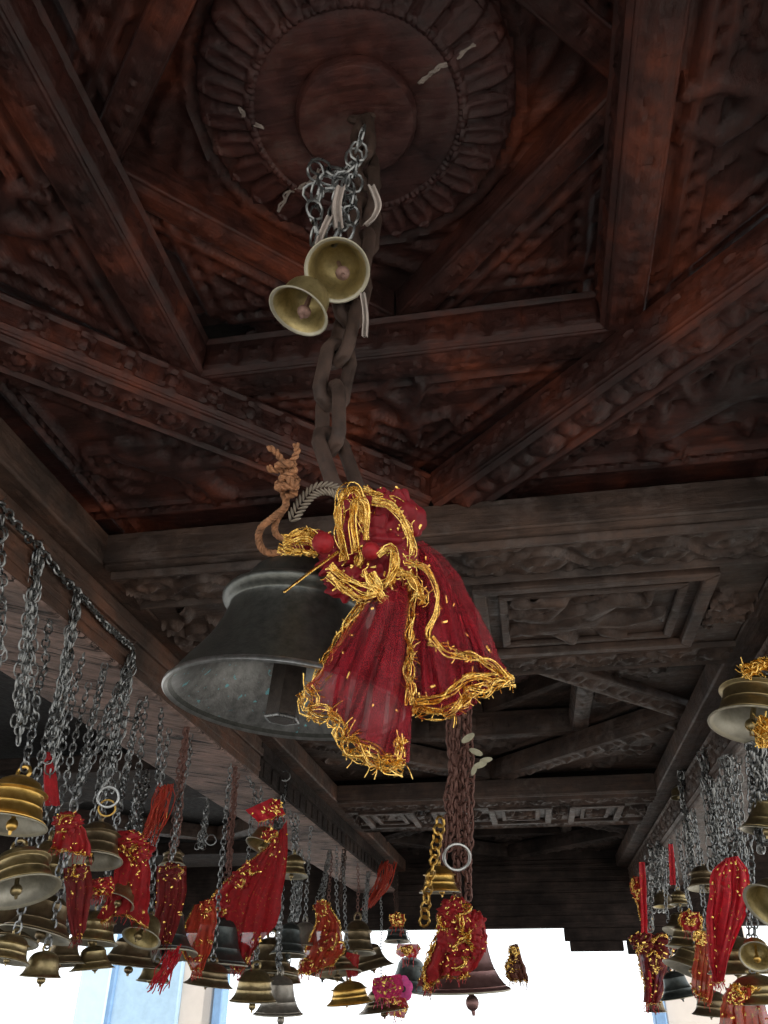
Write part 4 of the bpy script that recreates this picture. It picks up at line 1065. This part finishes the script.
# ================================================================== bells and chains under the long strung beam
# the chain strung along the beam face
lab = 'chain strung from nail to nail along the long beam face'
fx = XLF+.028
npx = [(-60, 468), (2, 505), (40, 547), (79, 593), (133, 648)]
for i in range(4):
    a, b = onx(*npx[i], fx), onx(*npx[i+1], fx)
    pts = wob(a, b, random.Random(i), .003, 6, .012)
    mb = chain_mesh(MB(), pts, .034 if i < 3 else .022, .0042, .40 if i < 3 else .55, rnd=random.Random(i+3)); tag(obj('hanging_chain', mb, M_steel, off=pts[-1]), lab, 'chain', lab)
for i, (x, y) in enumerate(npx[1:]):
    p = onx(x, y-4, fx); mb = MB().tube([p+V3(-.06, 0, .0), p+V3(-.0, 0, .0), p+V3(.012, 0, .01)], .004, 6)
    tag(obj('hanging_nail', mb, M_rust, off=p), ['bent nail in the beam face holding the bundle nearest the viewer', 'bent nail in the beam face at the thickest chain bundle', 'bent nail in the beam face at the next bundle beyond the thickest', 'bent nail where the strung chain ends below the big bell'][i], 'nail')
bundle((2, 512), (-14, 660), 4, .05, 'steel chain strands in the bundle nearest the viewer on the beam face', x0=fx, L=.044)
bundle((40, 548), (17, 740), 7, .055, 'steel chain strands in the thick tangled bundle above the golden brown bell', x0=fx, L=.044)
bundle((79, 596), (44, 780), 6, .05, 'steel chain strands in the second bundle on the strung chain, beyond the thick one', x0=fx, L=.044)
bundle((133, 652), (108, 800), 5, .03, 'steel chain strands hanging from the last nail down to the two rings', x0=fx, L=.042)
bundle((131, 656), (72, 800), 4, .03, 'steel chain strands slanting from the last nail back toward the viewer', x0=fx, L=.042)
bundle((146, 772), (130, 838), 8, .045, 'steel chain strands bunched above the red scarf with fringed ends', x0=-1.75, x1=-1.62)
bundle((187, 722), (176, 845), 4, .03, 'rusty chain strands hanging from the cracked underside, nearer pair', x0=-1.56, x1=-1.60, mat=M_rust2)
bundle((235, 752), (228, 880), 3, .02, 'rusty chain strands hanging from the cracked underside past the big bell mouth', x0=-1.56, x1=-1.60, mat=M_rust2, L=.03)
bundle((284, 776), (274, 850), 12, .055, 'steel chain strands in the bright bunch above the wide red and gold scarf', x0=-1.54, x1=-1.54, L=.04, wire=.0045)
bundle((208, 800), (198, 850), 4, .05, 'thin steel strands behind the rusty chains', x0=-1.8, x1=-1.8, L=.035)
bundle((300, 850), (297, 920), 5, .03, 'steel strands ending at the pale grey bell', x0=-1.6, x1=-1.6, L=.035)
bundle((262, 905), (252, 960), 3, .06, 'loose steel chain ends dangling over the wide red and gold scarf', x0=-1.50, x1=-1.5, L=.036)
bundle((278, 880), (277, 975), 2, .02, 'long steel strands down to the lowest pale bell', x0=-1.52, x1=-1.52, L=.036)
bundle((345, 828), (341, 905), 4, .03, 'dark chain strands hanging at the joint of the cracked beam', x0=-1.54, x1=-1.56, mat=M_rust, L=.04)
bundle((371, 846), (362, 930), 4, .05, 'thin strands just beyond the joint of the cracked beam', x0=-1.56, x1=-1.6, L=.04)
bundle((396, 850), (396, 915), 3, .02, 'dark chain strands over the little bell at the beam end', x0=-1.53, x1=-1.53, mat=M_rust, L=.05, wire=.005)
bundle((330, 850), (318, 910), 4, .06, 'thin strands above the gold and red garland', x0=-1.62, x1=-1.62, L=.04)
BL = [
 # key px py w kind mat x roll pitch h label
 ('a', 7, 826, 78, 'classic', M_gold, -1.50, 4, -2, .95, 'golden brown bell directly under the thick tangled chain bundle'),
 ('b', 42, 884, 58, 'classic', M_brass, -1.72, 0, -3, 1.05, 'brass bell standing straight behind the golden brown bell'),
 ('c', 20, 893, 78, 'classic', M_brass, -1.50, -14, 4, .85, 'brass bell tipped up with pale open mouth under the golden brown bell'),
 ('d', 36, 936, 74, 'flare', M_bronze, -1.62, 11, -3, .80, 'broad brown bell sloping under the tipped brass bell'),
 ('e', 40, 977, 40, 'dome', M_brass, -1.55, 2, -4, .95, 'little brass bell hanging lowest at the near end of the row'),
 ('f', 93, 862, 58, 'classic', M_bronze, -1.53, 1, 3, 1., 'brown bell with pale round mouth hanging below the two rings'),
 ('g', 92, 944, 50, 'classic', M_brass, -1.62, 3, -4, .9, 'brass bell half hidden by the maroon scarf'),
 ('h', 92, 970, 44, 'flare', M_brass, -1.60, -6, -2, .75, 'short brass bell just under the bell with the maroon scarf'),
 ('i', 118, 903, 34, 'dome', M_brass, -1.50, 20, 18, 1., 'small pale brass bell tilted open beside the red fringed scarf'),
 ('j', 141, 939, 40, 'dome', M_brass, -1.46, 16, 22, .95, 'small brass bell facing the viewer under the red fringed scarf'),
 ('k', 128, 966, 62, 'flare', M_bronze, -1.66, 5, -3, .65, 'wide brown bell behind the small one facing the viewer'),
 ('l', 160, 957, 74, 'flare', M_green, -1.60, -3, 0, 1., 'dark wide bell draped with the maroon cloth'),
 ('m', 213, 964, 70, 'flare', M_green, -1.62, 4, -2, .95, 'large black bell with grooved skirt under the wide red and gold scarf'),
 ('n', 208, 986, 50, 'classic', M_bronze, -1.55, 6, -4, .62, 'squat bell hanging directly below the large black bell'),
 ('o', 172, 867, 27, 'classic', M_bronze, -1.64, 0, 4, 1., 'small brown bell up beside the orange tassel'),
 ('p', 261, 847, 34, 'dome', M_brass, -1.42, 24, 12, .95, 'brass bell tipped open at the top of the wide red and gold scarf'),
 ('q', 293, 877, 30, 'classic', M_brass, -1.50, 0, -3, 1.05, 'slim brass bell beside the bright chain bunch'),
 ('r', 253, 1002, 48, 'classic', M_brass, -1.50, 1, -4, .9, 'brass bell with shoulder ring hanging lowest under the scarf point'),
 ('s', 278, 1015, 50, 'flare', M_grey, -1.48, 0, -4, 1.05, 'pale grooved bell hanging lowest on two long strands'),
 ('t', 288, 956, 38, 'flare', M_green, -1.54, 2, -3, 1.2, 'tall blue black bell next to the pale grey bell'),
 ('u', 304, 948, 32, 'dome', M_grey, -1.56, 0, -2, 1.2, 'pale grey bell beside the tall blue black one'),
 ('v', 288, 984, 26, 'dome', M_bronze, -1.56, -2, -3, 1., 'tiny brown bell under the tall blue black one'),
 ('w', 320, 977, 52, 'flare', M_green, -1.72, 10, -3, .85, 'dark slanting bell behind the gold and red garland'),
 ('x', 339, 974, 46, 'classic', M_bronze, -1.50, -4, 6, .7, 'brown bell showing a gold inside below the garland'),
 ('y', 357, 954, 38, 'classic', M_bronze, -1.54, 0, -3, 1.2, 'tall brown bell in the middle of the farther cluster'),
 ('z', 371, 970, 48, 'flare', M_bronze, -1.56, -13, -2, .75, 'brown bell slanting out past the tall one'),
 ('A', 350, 1004, 48, 'classic', M_gold, -1.46, -5, -4, .62, 'gold rimmed bell at the bottom of the farther cluster'),
 ('B', 384, 1011, 52, 'flare', M_bronze, -1.52, -7, -3, .6, 'flat brown bell covered by the small red gold cloth'),
 ('C', 397, 942, 27, 'classic', M_green, -1.53, 0, -3, .9, 'little dark bell hanging alone at the beam end'),
 ('D', 408, 992, 48, 'flare', M_green, -1.46, 9, -3, 1., 'blue black bell behind the pink felt flower'),
 ('J', 4, 944, 66, 'flare', M_bronze, -1.78, 3, 2, .9, 'dark brown bell behind the tipped brass bell at the near end'),
 ('E', 62, 966, 46, 'flare', M_bronze, -1.68, -4, 2, .8, 'brown bell low behind the little brass one at the near end'),
 ('F', 6, 962, 46, 'classic', M_brass, -1.60, 8, 4, .8, 'brass bell peeping out under the near side of the broad sloping bell'),
 ('G', 268, 976, 58, 'flare', M_bronze, -1.68, 2, 3, .9, 'dark brown bell behind the lowest pale bell'),
 ('H', 236, 972, 44, 'classic', M_green, -1.70, 0, 3, .9, 'dark bell behind the point of the wide red and gold scarf'),
 ('I', 153, 982, 34, 'dome', M_brass, -1.58, 4, 2, .8, 'small brass bell low under the dark wide bell'),
]
for i_, b_ in enumerate(BL):
    if b_[2] < 960 and b_[0] not in 'ijp': BL[i_] = b_[:8]+(b_[8]+(12 if b_[0] == 'c' else 7),)+b_[9:]
for k_, px, py, w_, kd, mt, x_, ro, pi_, hh, lb in BL:
    bell(k_, px, py, w_, kd, mt, lb, x=x_, roll=ro, pitch=pi_, yaw=(ord(k_)*1.7) % 6.28, h=hh, low=.22 if k_ in 'krseDBx' else 0.)
# single strands from every other bell up to the beam
UPN = {}
for k_, px, py, w_, kd, mt, x_, ro, pi_, hh, lb in BL:
    P_, a_, R_, top, kind = BELLS[k_]
    tp = (min(max(top[0], -1.95), -1.56)+.0, top[1]+.03, ZB)
    strand(top-a_*R_*.1, tp, 'chain carrying the '+' '.join(lb.split()[:13]), L=.034, wire=.0034, mat=M_rust2 if k_ in 'lmwCy' else M_steel, amp=.012, seed=ord(k_))
# rings
for (x, y, r_, mt, lb) in [(108, 797, 10, M_ring, 'silver ring hanging from the last nail bundle above the brown bell'), (107, 808, 8, M_gold, 'golden ring just under the silver ring above the brown bell'), (285, 776, 5, M_steel, 'steel shackle ring at the top of the bright chain bunch'), (211, 840, 5, M_steel, 'small steel ring on the thin strands behind the rusty chains')]:
    p = onx(x, y, -1.50); s = r_*dep(p)/FPX
    v = nrm(p-CAM); rr = nrm(np.cross(v, V3(0, 0, 1))); uu = np.cross(rr, v)
    tag(obj('hanging_ring', MB().tube([p+s*(rr*math.cos(t)+uu*math.sin(t)*.95)+v*.2*s*math.sin(t) for t in np.linspace(0, 2*PI, 28, endpoint=False)], s*.13, 8, closed=True), mt, off=p), lb, 'ring')

# ================================================================== the middle bell on the second medallion
YM = 4.75
dM = dep(ony(468, 990, YM))
bell('M', 467, 992, 88, 'flare', M_pink, 'reddish bell hanging in the middle of the passage under the big tied scarf', d=dM, roll=-2, pitch=-4, h=.95, low=.28)
bell('N', 440, 893, 42, 'classic', M_gold, 'golden bell hooked on the steel ring above the reddish middle bell', d=dM-.05, roll=0, pitch=-3, h=.9)
rb = at(465, 1010, dM-.02)
lab = 'reddish rusty chains bunched down from the second medallion'
for k in range(9):
    a = at(458+random.Random(k).uniform(-9, 12), 690, dM+.1); b = at(455+random.Random(k+50).uniform(-13, 14), random.Random(k+9).choice((850, 865, 880, 900)), dM)
    strand(a, b, lab, lab, .05, .007, M_rust2, .02, 700+k)
a = ony(476, 640, 4.967); strand((CENT[1][0], CENT[1][1], 3.44), at(460, 700, dM+.1), 'heavy rusty chain from the second medallion to the rust red bunch', None, .09, .011, M_rust, .01, 71, wd=.5)
P_ = [at(x, y, dM-.25) for x, y in [(441, 818), (436, 845), (432, 870), (427, 895), (424, 925)]]
tag(obj('hanging_chain', chain_mesh(MB(), list(catmull(P_, 40)), .050, .0062, .5, rnd=random.Random(8)), M_gold, off=P_[-1]), 'golden chain hanging beside the steel ring in mid passage', 'chain')
p = at(457, 857, dM-.22); s = 13*dep(p)/FPX
tag(obj('hanging_ring', MB().tube([p+s*(_R*math.cos(t)+_U*math.sin(t)) for t in np.linspace(0, 2*PI, 36, endpoint=False)], s*.12, 8, closed=True), M_ring, off=p), 'large steel ring above the tied scarf in mid passage', 'ring')
# ================================================================== the opposite beam
RL = [
 ('rA', 757, 727, 92, 'classic', M_brass, .95, 13, 9, .9, 'large brass bell with pale mouth high under the opposite beam, gold tassel inside'),
 ('rB', 770, 834, 58, 'flare', M_brass, 1.0, 14, 0, .95, 'brass bell tilting in from the edge below the large one'),
 ('rC', 679, 798, 17, 'dome', M_brass, 1.08, 0, 6, 1., 'tiny dark bell hooked high by the beam corner'),
 ('rD', 770, 908, 54, 'dome', M_bronze, .94, 40, 34, .9, 'bronze bell turned open to the viewer beside the scarlet scarf'),
 ('rE', 757, 957, 34, 'dome', M_gold, .92, 4, 50, .9, 'small gold bell facing the viewer with its clapper showing'),
 ('rF', 742, 974, 66, 'classic', M_brass, 1.02, 0, -3, .75, 'wide brass bell behind the small gold one facing the viewer'),
 ('rG', 760, 1003, 62, 'classic', M_brass, .98, -2, -4, .6, 'brass bell at the bottom edge beneath the wide one'),
 ('rH', 706, 889, 36, 'classic', M_bronze, 1.1, 2, 6, .9, 'brown bell half behind the upper part of the scarlet scarf'),
 ('rI', 664, 907, 22, 'dome', M_bronze, 1.1, 0, 4, 1., 'dark little bell under the far chain curtain'),
 ('rJ', 680, 905, 20, 'classic', M_brass, 1.1, 3, 2, 1., 'small brass bell next to the far chain curtain'),
 ('rK', 679, 933, 32, 'flare', M_bronze, 1.06, 14, 12, .9, 'bronze bell tipped open between garland and scarlet scarf'),
 ('rL', 694, 950, 54, 'classic', M_brass, 1.1, 8, 0, .7, 'shiny brass bell below the tipped bronze one'),
 ('rM', 690, 972, 54, 'flare', M_brass, 1.02, 22, 8, .6, 'brass bell gaping sideways over the dark green bell'),
 ('rN', 680, 998, 40, 'flare', M_green, 1.04, -8, -3, .9, 'dark green bell with a loop clapper against the pale wall'),
 ('rO', 656, 1012, 22, 'dome', M_bronze, 1.08, 0, -3, 1., 'small brown bell lowest beside the blue post'),
 ('rP', 714, 1016, 42, 'classic', M_bronze, 1.0, 4, -3, .8, 'brown bell under the orange net cloth'),
]
for k_, px, py, w_, kd, mt, x_, ro, pi_, hh, lb in RL:
    bell(k_, px, py, w_, kd, mt, lb, x=x_, roll=ro, pitch=pi_, yaw=(ord(k_[1])*1.3) % 6.28, h=hh)
    P_, a_, R_, top, kind = BELLS[k_]
    strand(top-a_*R_*.1, (max(top[0], 1.12), top[1]+.02, ZB), 'chain carrying the '+' '.join(lb.split()[:13]), L=.04, wire=.004, amp=.012, seed=ord(k_[1])+300)
bundle((706, 752), (718, 875), 10, .10, 'steel strands in the long curtain of chains beside the scarlet scarf', x0=1.10, x1=1.10, L=.065, wire=.0050, top=.05)
bundle((684, 770), (690, 890), 6, .07, 'steel strands at the corner of the opposite beam, behind the tiny dark bell', x0=1.10, x1=1.10, L=.065, wire=.0050, top=.03)
bundle((730, 755), (738, 880), 6, .08, 'steel strands of the chain curtain nearest the large brass bell', x0=1.12, x1=1.12, L=.065, wire=.0050, top=.04)
bundle((756, 742), (762, 850), 7, .05, 'bright steel strands directly under the large brass bell', x0=.98, x1=.98, L=.045, wire=.0055, top=.03)
bundle((660, 845), (658, 915), 7, .12, 'far steel strands in the chain curtain beside the red strip', x0=1.10, x1=1.10, L=.085, wire=.0065, top=.08)
bundle((646, 858), (650, 930), 5, .06, 'farthest steel strands at the end of the opposite beam', x0=1.10, x1=1.08, L=.085, wire=.0065, top=.05)

# ================================================================== scarves, tassels and garlands
dl = lambda px, py, x=-1.47: dep(onx(px, py, x))
S = scarf
S('red scarf with fringed gold ends tied over the small brass bells', (135, 845), dl(135, 880, -1.44), C_redgold, [(118, 842), (116, 870), (112, 890), (100, 912), (95, 926)], [(152, 842), (150, 870), (150, 895), (149, 912), (147, 926)], [(95, 926), (118, 914), (147, 926)], 4, .014, 'b', .014, [(128, 842, 20, 13), (140, 852, 16, 12)], 1, flecks=26)
tassel('orange thread tassel leaning up from the red fringed scarf', [(166, 786), (162, 802), (154, 822), (143, 848)], dl(155, 812, -1.46), 9, 14, C_orange, 34, 2)
S('maroon gold flecked cloth hanging beside the brass bells', (76, 890), dl(76, 900, -1.46), C_dkgold, [(64, 868), (66, 895), (68, 920), (72, 938)], [(90, 866), (92, 892), (88, 918), (82, 936)], None, 3, .012, 'b', .012, [(78, 872, 13, 9)], 3)
S('red and gold wad of cloth tied near the pointed felt strip', (68, 822), dl(68, 822, -1.50), C_redgold, [(58, 818), (54, 836), (52, 848)], [(80, 818), (88, 840), (92, 856)], None, 3, .01, 'b', .014, [(68, 822, 17, 12)], 4)
S('small red bow under the brown bell with the pale mouth', (98, 888), dl(98, 888, -1.45), C_redgold, [(90, 880), (86, 888), (88, 896)], [(112, 876), (114, 886), (112, 894)], None, 2, .01, 'b', .01, [(98, 886, 13, 7)], 5)
S('dull red felt strip widening downward among the chains', (48, 775), dl(48, 775, -1.58), C_red, [(44, 752), (44, 775), (45, 806)], [(50, 752), (56, 775), (60, 806)], None, 1, .006, '', .01, None, 6, 14, 14)
S('dark maroon cloth draped on the dark wide bell', (172, 890), dl(172, 890, -1.48), C_dkgold, [(158, 866), (156, 895), (150, 925), (146, 944)], [(188, 866), (186, 895), (180, 920), (172, 942)], None, 4, .014, 'b', .012, [(172, 872, 15, 10)], 7)
tassel('thin pinkish red thread streamer ending below the dark wide bell', [(176, 950), (170, 965), (163, 978), (156, 992)], dl(166, 970, -1.46), 9, 12, C_scarlet, 30, 8)
S('orange red cloth hanging on the large black bell', (202, 938), dl(202, 938, -1.45), C_orange, [(196, 905), (184, 928), (182, 948), (192, 970)], [(214, 900), (216, 925), (212, 948), (204, 970)], None, 3, .014, 'lb', .011, [(206, 908, 9, 9)], 9)
S('wide red and gold scarf spread below the bright chain bunch', (255, 890), dl(255, 890, -1.40), C_redgold, [(268, 845), (236, 872), (214, 898), (210, 925), (226, 952)], [(288, 820), (287, 865), (282, 905), (272, 930), (256, 950)], [(226, 952), (240, 970), (256, 950)], 5, .022, 'lb', .016, [(222, 905, 12, 12), (240, 880, 12, 10), (250, 868, 10, 8), (270, 835, 10, 8)], 10, 48, 40, flecks=30)
S('short pinkish red cloth poking out under the bright chain bunch', (262, 810), dl(262, 810, -1.42), C_scarlet, [(246, 810), (252, 816), (258, 822)], [(272, 798), (280, 806), (286, 814)], None, 2, .008, 'b', .010, [(276, 806, 8, 7)], 11, 16, 14)
S('gold and red garland over the slanting dark bell', (322, 935), dl(322, 940, -1.42), C_orange, [(314, 905), (316, 925), (304, 950), (298, 976)], [(328, 902), (340, 925), (344, 948), (334, 964)], None, 4, .02, 'lbr', .018, [(322, 908, 9, 9), (330, 940, 13, 12), (308, 965, 9, 10)], 12, flecks=24)
S('small red cloth crossing the brown bell in the farther cluster', (351, 968), dl(351, 968, -1.40), C_redgold, [(346, 952), (344, 965), (348, 978)], [(360, 955), (358, 966), (358, 976)], None, 2, .01, '', .01, None, 13, 14, 14)
tassel('thin orange red thread streamer leaning beside the joint of the beam', [(388, 864), (385, 880), (377, 896), (364, 914)], dl(382, 888, -1.46), 9, 7, C_orange, 26, 14)
S('magenta cloth bunched under the blue black bell', (388, 986), dl(388, 986, -1.40), C_pink, [(374, 978), (372, 990), (376, 1000)], [(400, 974), (404, 984), (400, 996)], None, 3, .012, 'b', .012, [(385, 985, 13, 9)], 15, 20, 16)
S('small red gold cloth on the flat brown bell', (394, 1004), dl(394, 1006, -1.40), C_redgold, [(386, 994), (384, 1004), (386, 1014)], [(404, 998), (408, 1008), (404, 1018)], None, 2, .01, 'rb', .014, None, 16, 16, 14)
p = onx(403, 989, -1.36); m = MB(); sv = 10*dep(p)/FPX; v = nrm(p-CAM); rr = nrm(np.cross(v, V3(0, 0, 1))); uu = np.cross(rr, v)
fl = thing('felt_flower', 'pink felt flower with dark centre pinned before the blue black bell', 'flower', p)
for k in range(6):
    a = k*PI/3+.3; m.blob(p+sv*.5*(rr*math.cos(a)+uu*1.2*math.sin(a)), rr*sv*.52, uu*sv*.62, v*sv*.14, 12, 6)
obj('petal_disc', m, C_hotpink, fl, off=p); obj('centre', MB().blob(p-v*sv*.15, rr*sv*.28, uu*sv*.3, v*sv*.14, 12, 8), M_iron, fl, off=p)
S('little red and gold bow beside the blue black bell', (408, 950), dl(408, 950, -1.40), C_redgold, [(398, 944), (396, 950), (398, 956)], [(418, 944), (420, 950), (416, 958)], None, 2, .012, 'lr', .014, [(407, 950, 8, 5)], 17, 16, 12)
S('gold garland wound on the little bell at the beam end', (397, 920), dl(397, 920, -1.45), C_orange, [(390, 914), (390, 920), (392, 926)], [(404, 914), (405, 920), (403, 926)], None, 2, .01, 'lrb', .014, [(397, 919, 7, 6)], 18, 12, 10)
dm = dM-.35
S('big red scarf with gold tied on the reddish middle bell', (462, 925), dm, C_redgold, [(442, 915), (432, 945), (424, 970), (424, 990)], [(484, 915), (486, 940), (482, 960), (470, 975)], [(424, 990), (446, 975), (470, 975)], 5, .05, 'lb', .032, [(455, 910, 20, 15), (470, 925, 17, 18), (452, 938, 20, 17), (476, 940, 13, 16), (458, 958, 16, 14), (445, 920, 10, 12)], 19, 44, 34, flecks=40)
S('brown gold tail of cloth slanting away from the middle scarf', (436, 960), dm+.05, C_dkgold, [(442, 938), (428, 958), (420, 985)], [(452, 944), (440, 968), (430, 992)], None, 3, .03, 'lr', .03, None, 20, 20, 24)
S('rust coloured cloth figure hanging alone before the bright opening', (516, 960), dep(ony(516, 960, 6.9)), C_rust, [(511, 945), (508, 958), (505, 968), (509, 980)], [(518, 944), (522, 958), (526, 970), (529, 981)], None, 3, .04, 'lb', .03, [(515, 950, 5, 6), (514, 965, 8, 9)], 21, 20, 18)
# opposite side
dr = lambda px, py, x=1.02: dep(onx(px, py, x))
S('long thin red strip hanging at the far end of the opposite beam', (643, 900), dr(643, 900), C_scarlet, [(639, 862), (640, 895), (641, 935)], [(645, 862), (647, 895), (648, 935)], None, 1, .02, '', .02, None, 31, 10, 16)
S('gold garland beside the long thin red strip', (637, 895), dr(637, 895, 1.0), C_orange, [(632, 878), (634, 890), (640, 915), (644, 930)], [(642, 876), (646, 895), (650, 915), (652, 930)], None, 3, .03, 'lr', .035, [(637, 888, 8, 12)], 32, 14, 16)
S('narrow red ribbon hanging in the far chain curtain', (671, 862), dr(671, 862), C_scarlet, [(668, 844), (669, 862), (670, 885)], [(673, 844), (675, 862), (676, 885)], None, 1, .012, '', .02, None, 33, 10, 12)
S('maroon and gold wad of cloth with red strips under the long red strip', (650, 948), dr(650, 948, .98), C_dkgold, [(636, 940), (640, 965), (644, 985), (645, 1002)], [(664, 938), (672, 960), (668, 980), (658, 1004)], None, 4, .05, 'lr', .035, [(642, 942, 14, 10), (662, 945, 14, 12), (655, 960, 12, 12)], 34, 24, 26, flecks=24)
S('red strip dangling lowest beside the blue post', (650, 985), dr(650, 985, .95), C_scarlet, [(645, 960), (645, 980), (646, 1004)], [(654, 958), (657, 980), (656, 1004)], None, 2, .03, 'b', .02, None, 35, 12, 16)
S('plain scarlet scarf hanging long between the bells of the opposite beam', (722, 905), dr(722, 905, .90), C_scarlet, [(726, 858), (712, 872), (708, 905), (708, 945), (712, 976)], [(738, 856), (752, 878), (748, 908), (734, 942), (722, 978)], [(712, 976), (717, 984), (722, 978)], 4, .03, 'b', .016, None, 36, 40, 36, flecks=14)
S('orange red net cloth over the gaping brass bell', (703, 965), dr(703, 965, .93), C_ornet, [(696, 930), (694, 955), (692, 975), (692, 988)], [(716, 940), (716, 962), (714, 985), (710, 1004)], None, 4, .03, 'b', .03, [(700, 938, 8, 8)], 37, 26, 24, flecks=22)
S('dark orange cloth spread at the bottom under the brass bells', (740, 1000), dr(740, 1000, .88), C_ornet, [(728, 985), (722, 1005), (716, 1030)], [(764, 990), (768, 1010), (774, 1034)], None, 5, .04, 't', .03, [(736, 996, 12, 9)], 38, 30, 20, flecks=24)
S('small red and gold knots on the chains by the tipped bronze bell', (690, 918), dr(690, 918, .98), C_redgold, [(682, 912), (680, 922), (684, 930)], [(698, 912), (702, 922), (700, 932)], None, 2, .03, 'lr', .025, [(690, 918, 8, 8)], 39, 14, 12)
S('red cloth scrap behind the rim of the large brass bell', (738, 700), dr(738, 695, 1.0), C_red, [(733, 692), (731, 700), (729, 708)], [(744, 686), (744, 694), (742, 702)], None, 1, .01, '', .01, None, 40, 10, 10)
p = onx(765, 735, .92); tb = MB(); tinsel(tb, [at(x, y, dep(p)) for x, y in [(768, 718), (763, 732), (765, 748)]], .05, random.Random(5), 10, .003, 30)
tag(obj('gold_tassel', tb, M_goldfoil, off=p), 'gold foil tassel hanging inside the large brass bell', 'tassel')
p = onx(762, 668, .98); tb = MB(); tinsel(tb, [at(x, y, dep(p)) for x, y in [(742, 672), (755, 668), (770, 662)]], .05, random.Random(6), 8, .003, 24)
tag(obj('gold_tassel', tb, M_goldfoil, off=p), 'gold foil wound on the crown of the large brass bell', 'tassel')
# dry leaves caught on the middle chains
lf = MB()
for (x, y, a, l) in [(468, 738, .6, 13), (476, 752, -.4, 12), (480, 765, .3, 12), (474, 770, 1.2, 10), (486, 760, .2, 11)]:
    c0 = at(x, y, dM-.1); s = l*dM/FPX; t = _R*math.cos(a)+_U*math.sin(a); n = _R*-math.sin(a)+_U*math.cos(a)
    lf.blob(c0, t*s*.6, n*s*.26, _fw*s*.05, 10, 6)
tag(obj('dry_leaf_sprig', lf, plain('pale_dry_leaf', (.36, .34, .24), .7, 30.), off=at(475, 755, dM-.1)), 'pale dry leaf sprig caught on the rust red chain bunch', 'leaves')

# ================================================================== outside and side aisle
M_blue = plain('pale_blue_plaster', (.33, .47, .60), .8, 8., .10)
M_blue2 = plain('deep_blue_paint', (.16, .28, .46), .6, 8., .12)
M_cream = plain('cream_plaster', (.55, .49, .44), .85, 4., .06)
def wallbox(name, pa, pb, y, z1, dy, mat, lab, cat='wall'):
    xa, xb = float(ony(pa, 1000, y)[0]), float(ony(pb, 1000, y)[0])
    tag(obj(name, MB().bbox(xa, xb, y, y+dy, -.06, z1), mat, bevel=.02), lab, cat, kind='structure')
wallbox('wall_outside', 112, 178, 13.0, 2.6, .3, M_blue, 'pale blue rough plastered wall outside')
wallbox('trim_1', 106, 112, 12.94, 2.6, .3, M_blue2, 'darker blue edge of the outside wall', 'trim')
wallbox('trim_2', 76, 106, 12.9, 2.6, .3, plain('very_pale_blue_paint', (.46, .59, .68), .7, 8., .06), 'very pale blue post beside the outside wall', 'trim')
wallbox('wall_outside', 180, 212, 13.1, 2.6, .3, M_cream, 'cream plastered wall beyond the blue one')
wallbox('trim_3', 213, 222, 13.0, 2.6, .3, M_blue2, 'slate blue edge beside the cream wall', 'trim')
wallbox('wall_outside', 664, 760, 13.0, 2.6, .3, M_cream, 'cream wall outside behind the dark green bell')
wallbox('trim_4', 652, 664, 12.9, 2.6, .3, M_blue2, 'blue post outside under the opposite beam', 'trim')
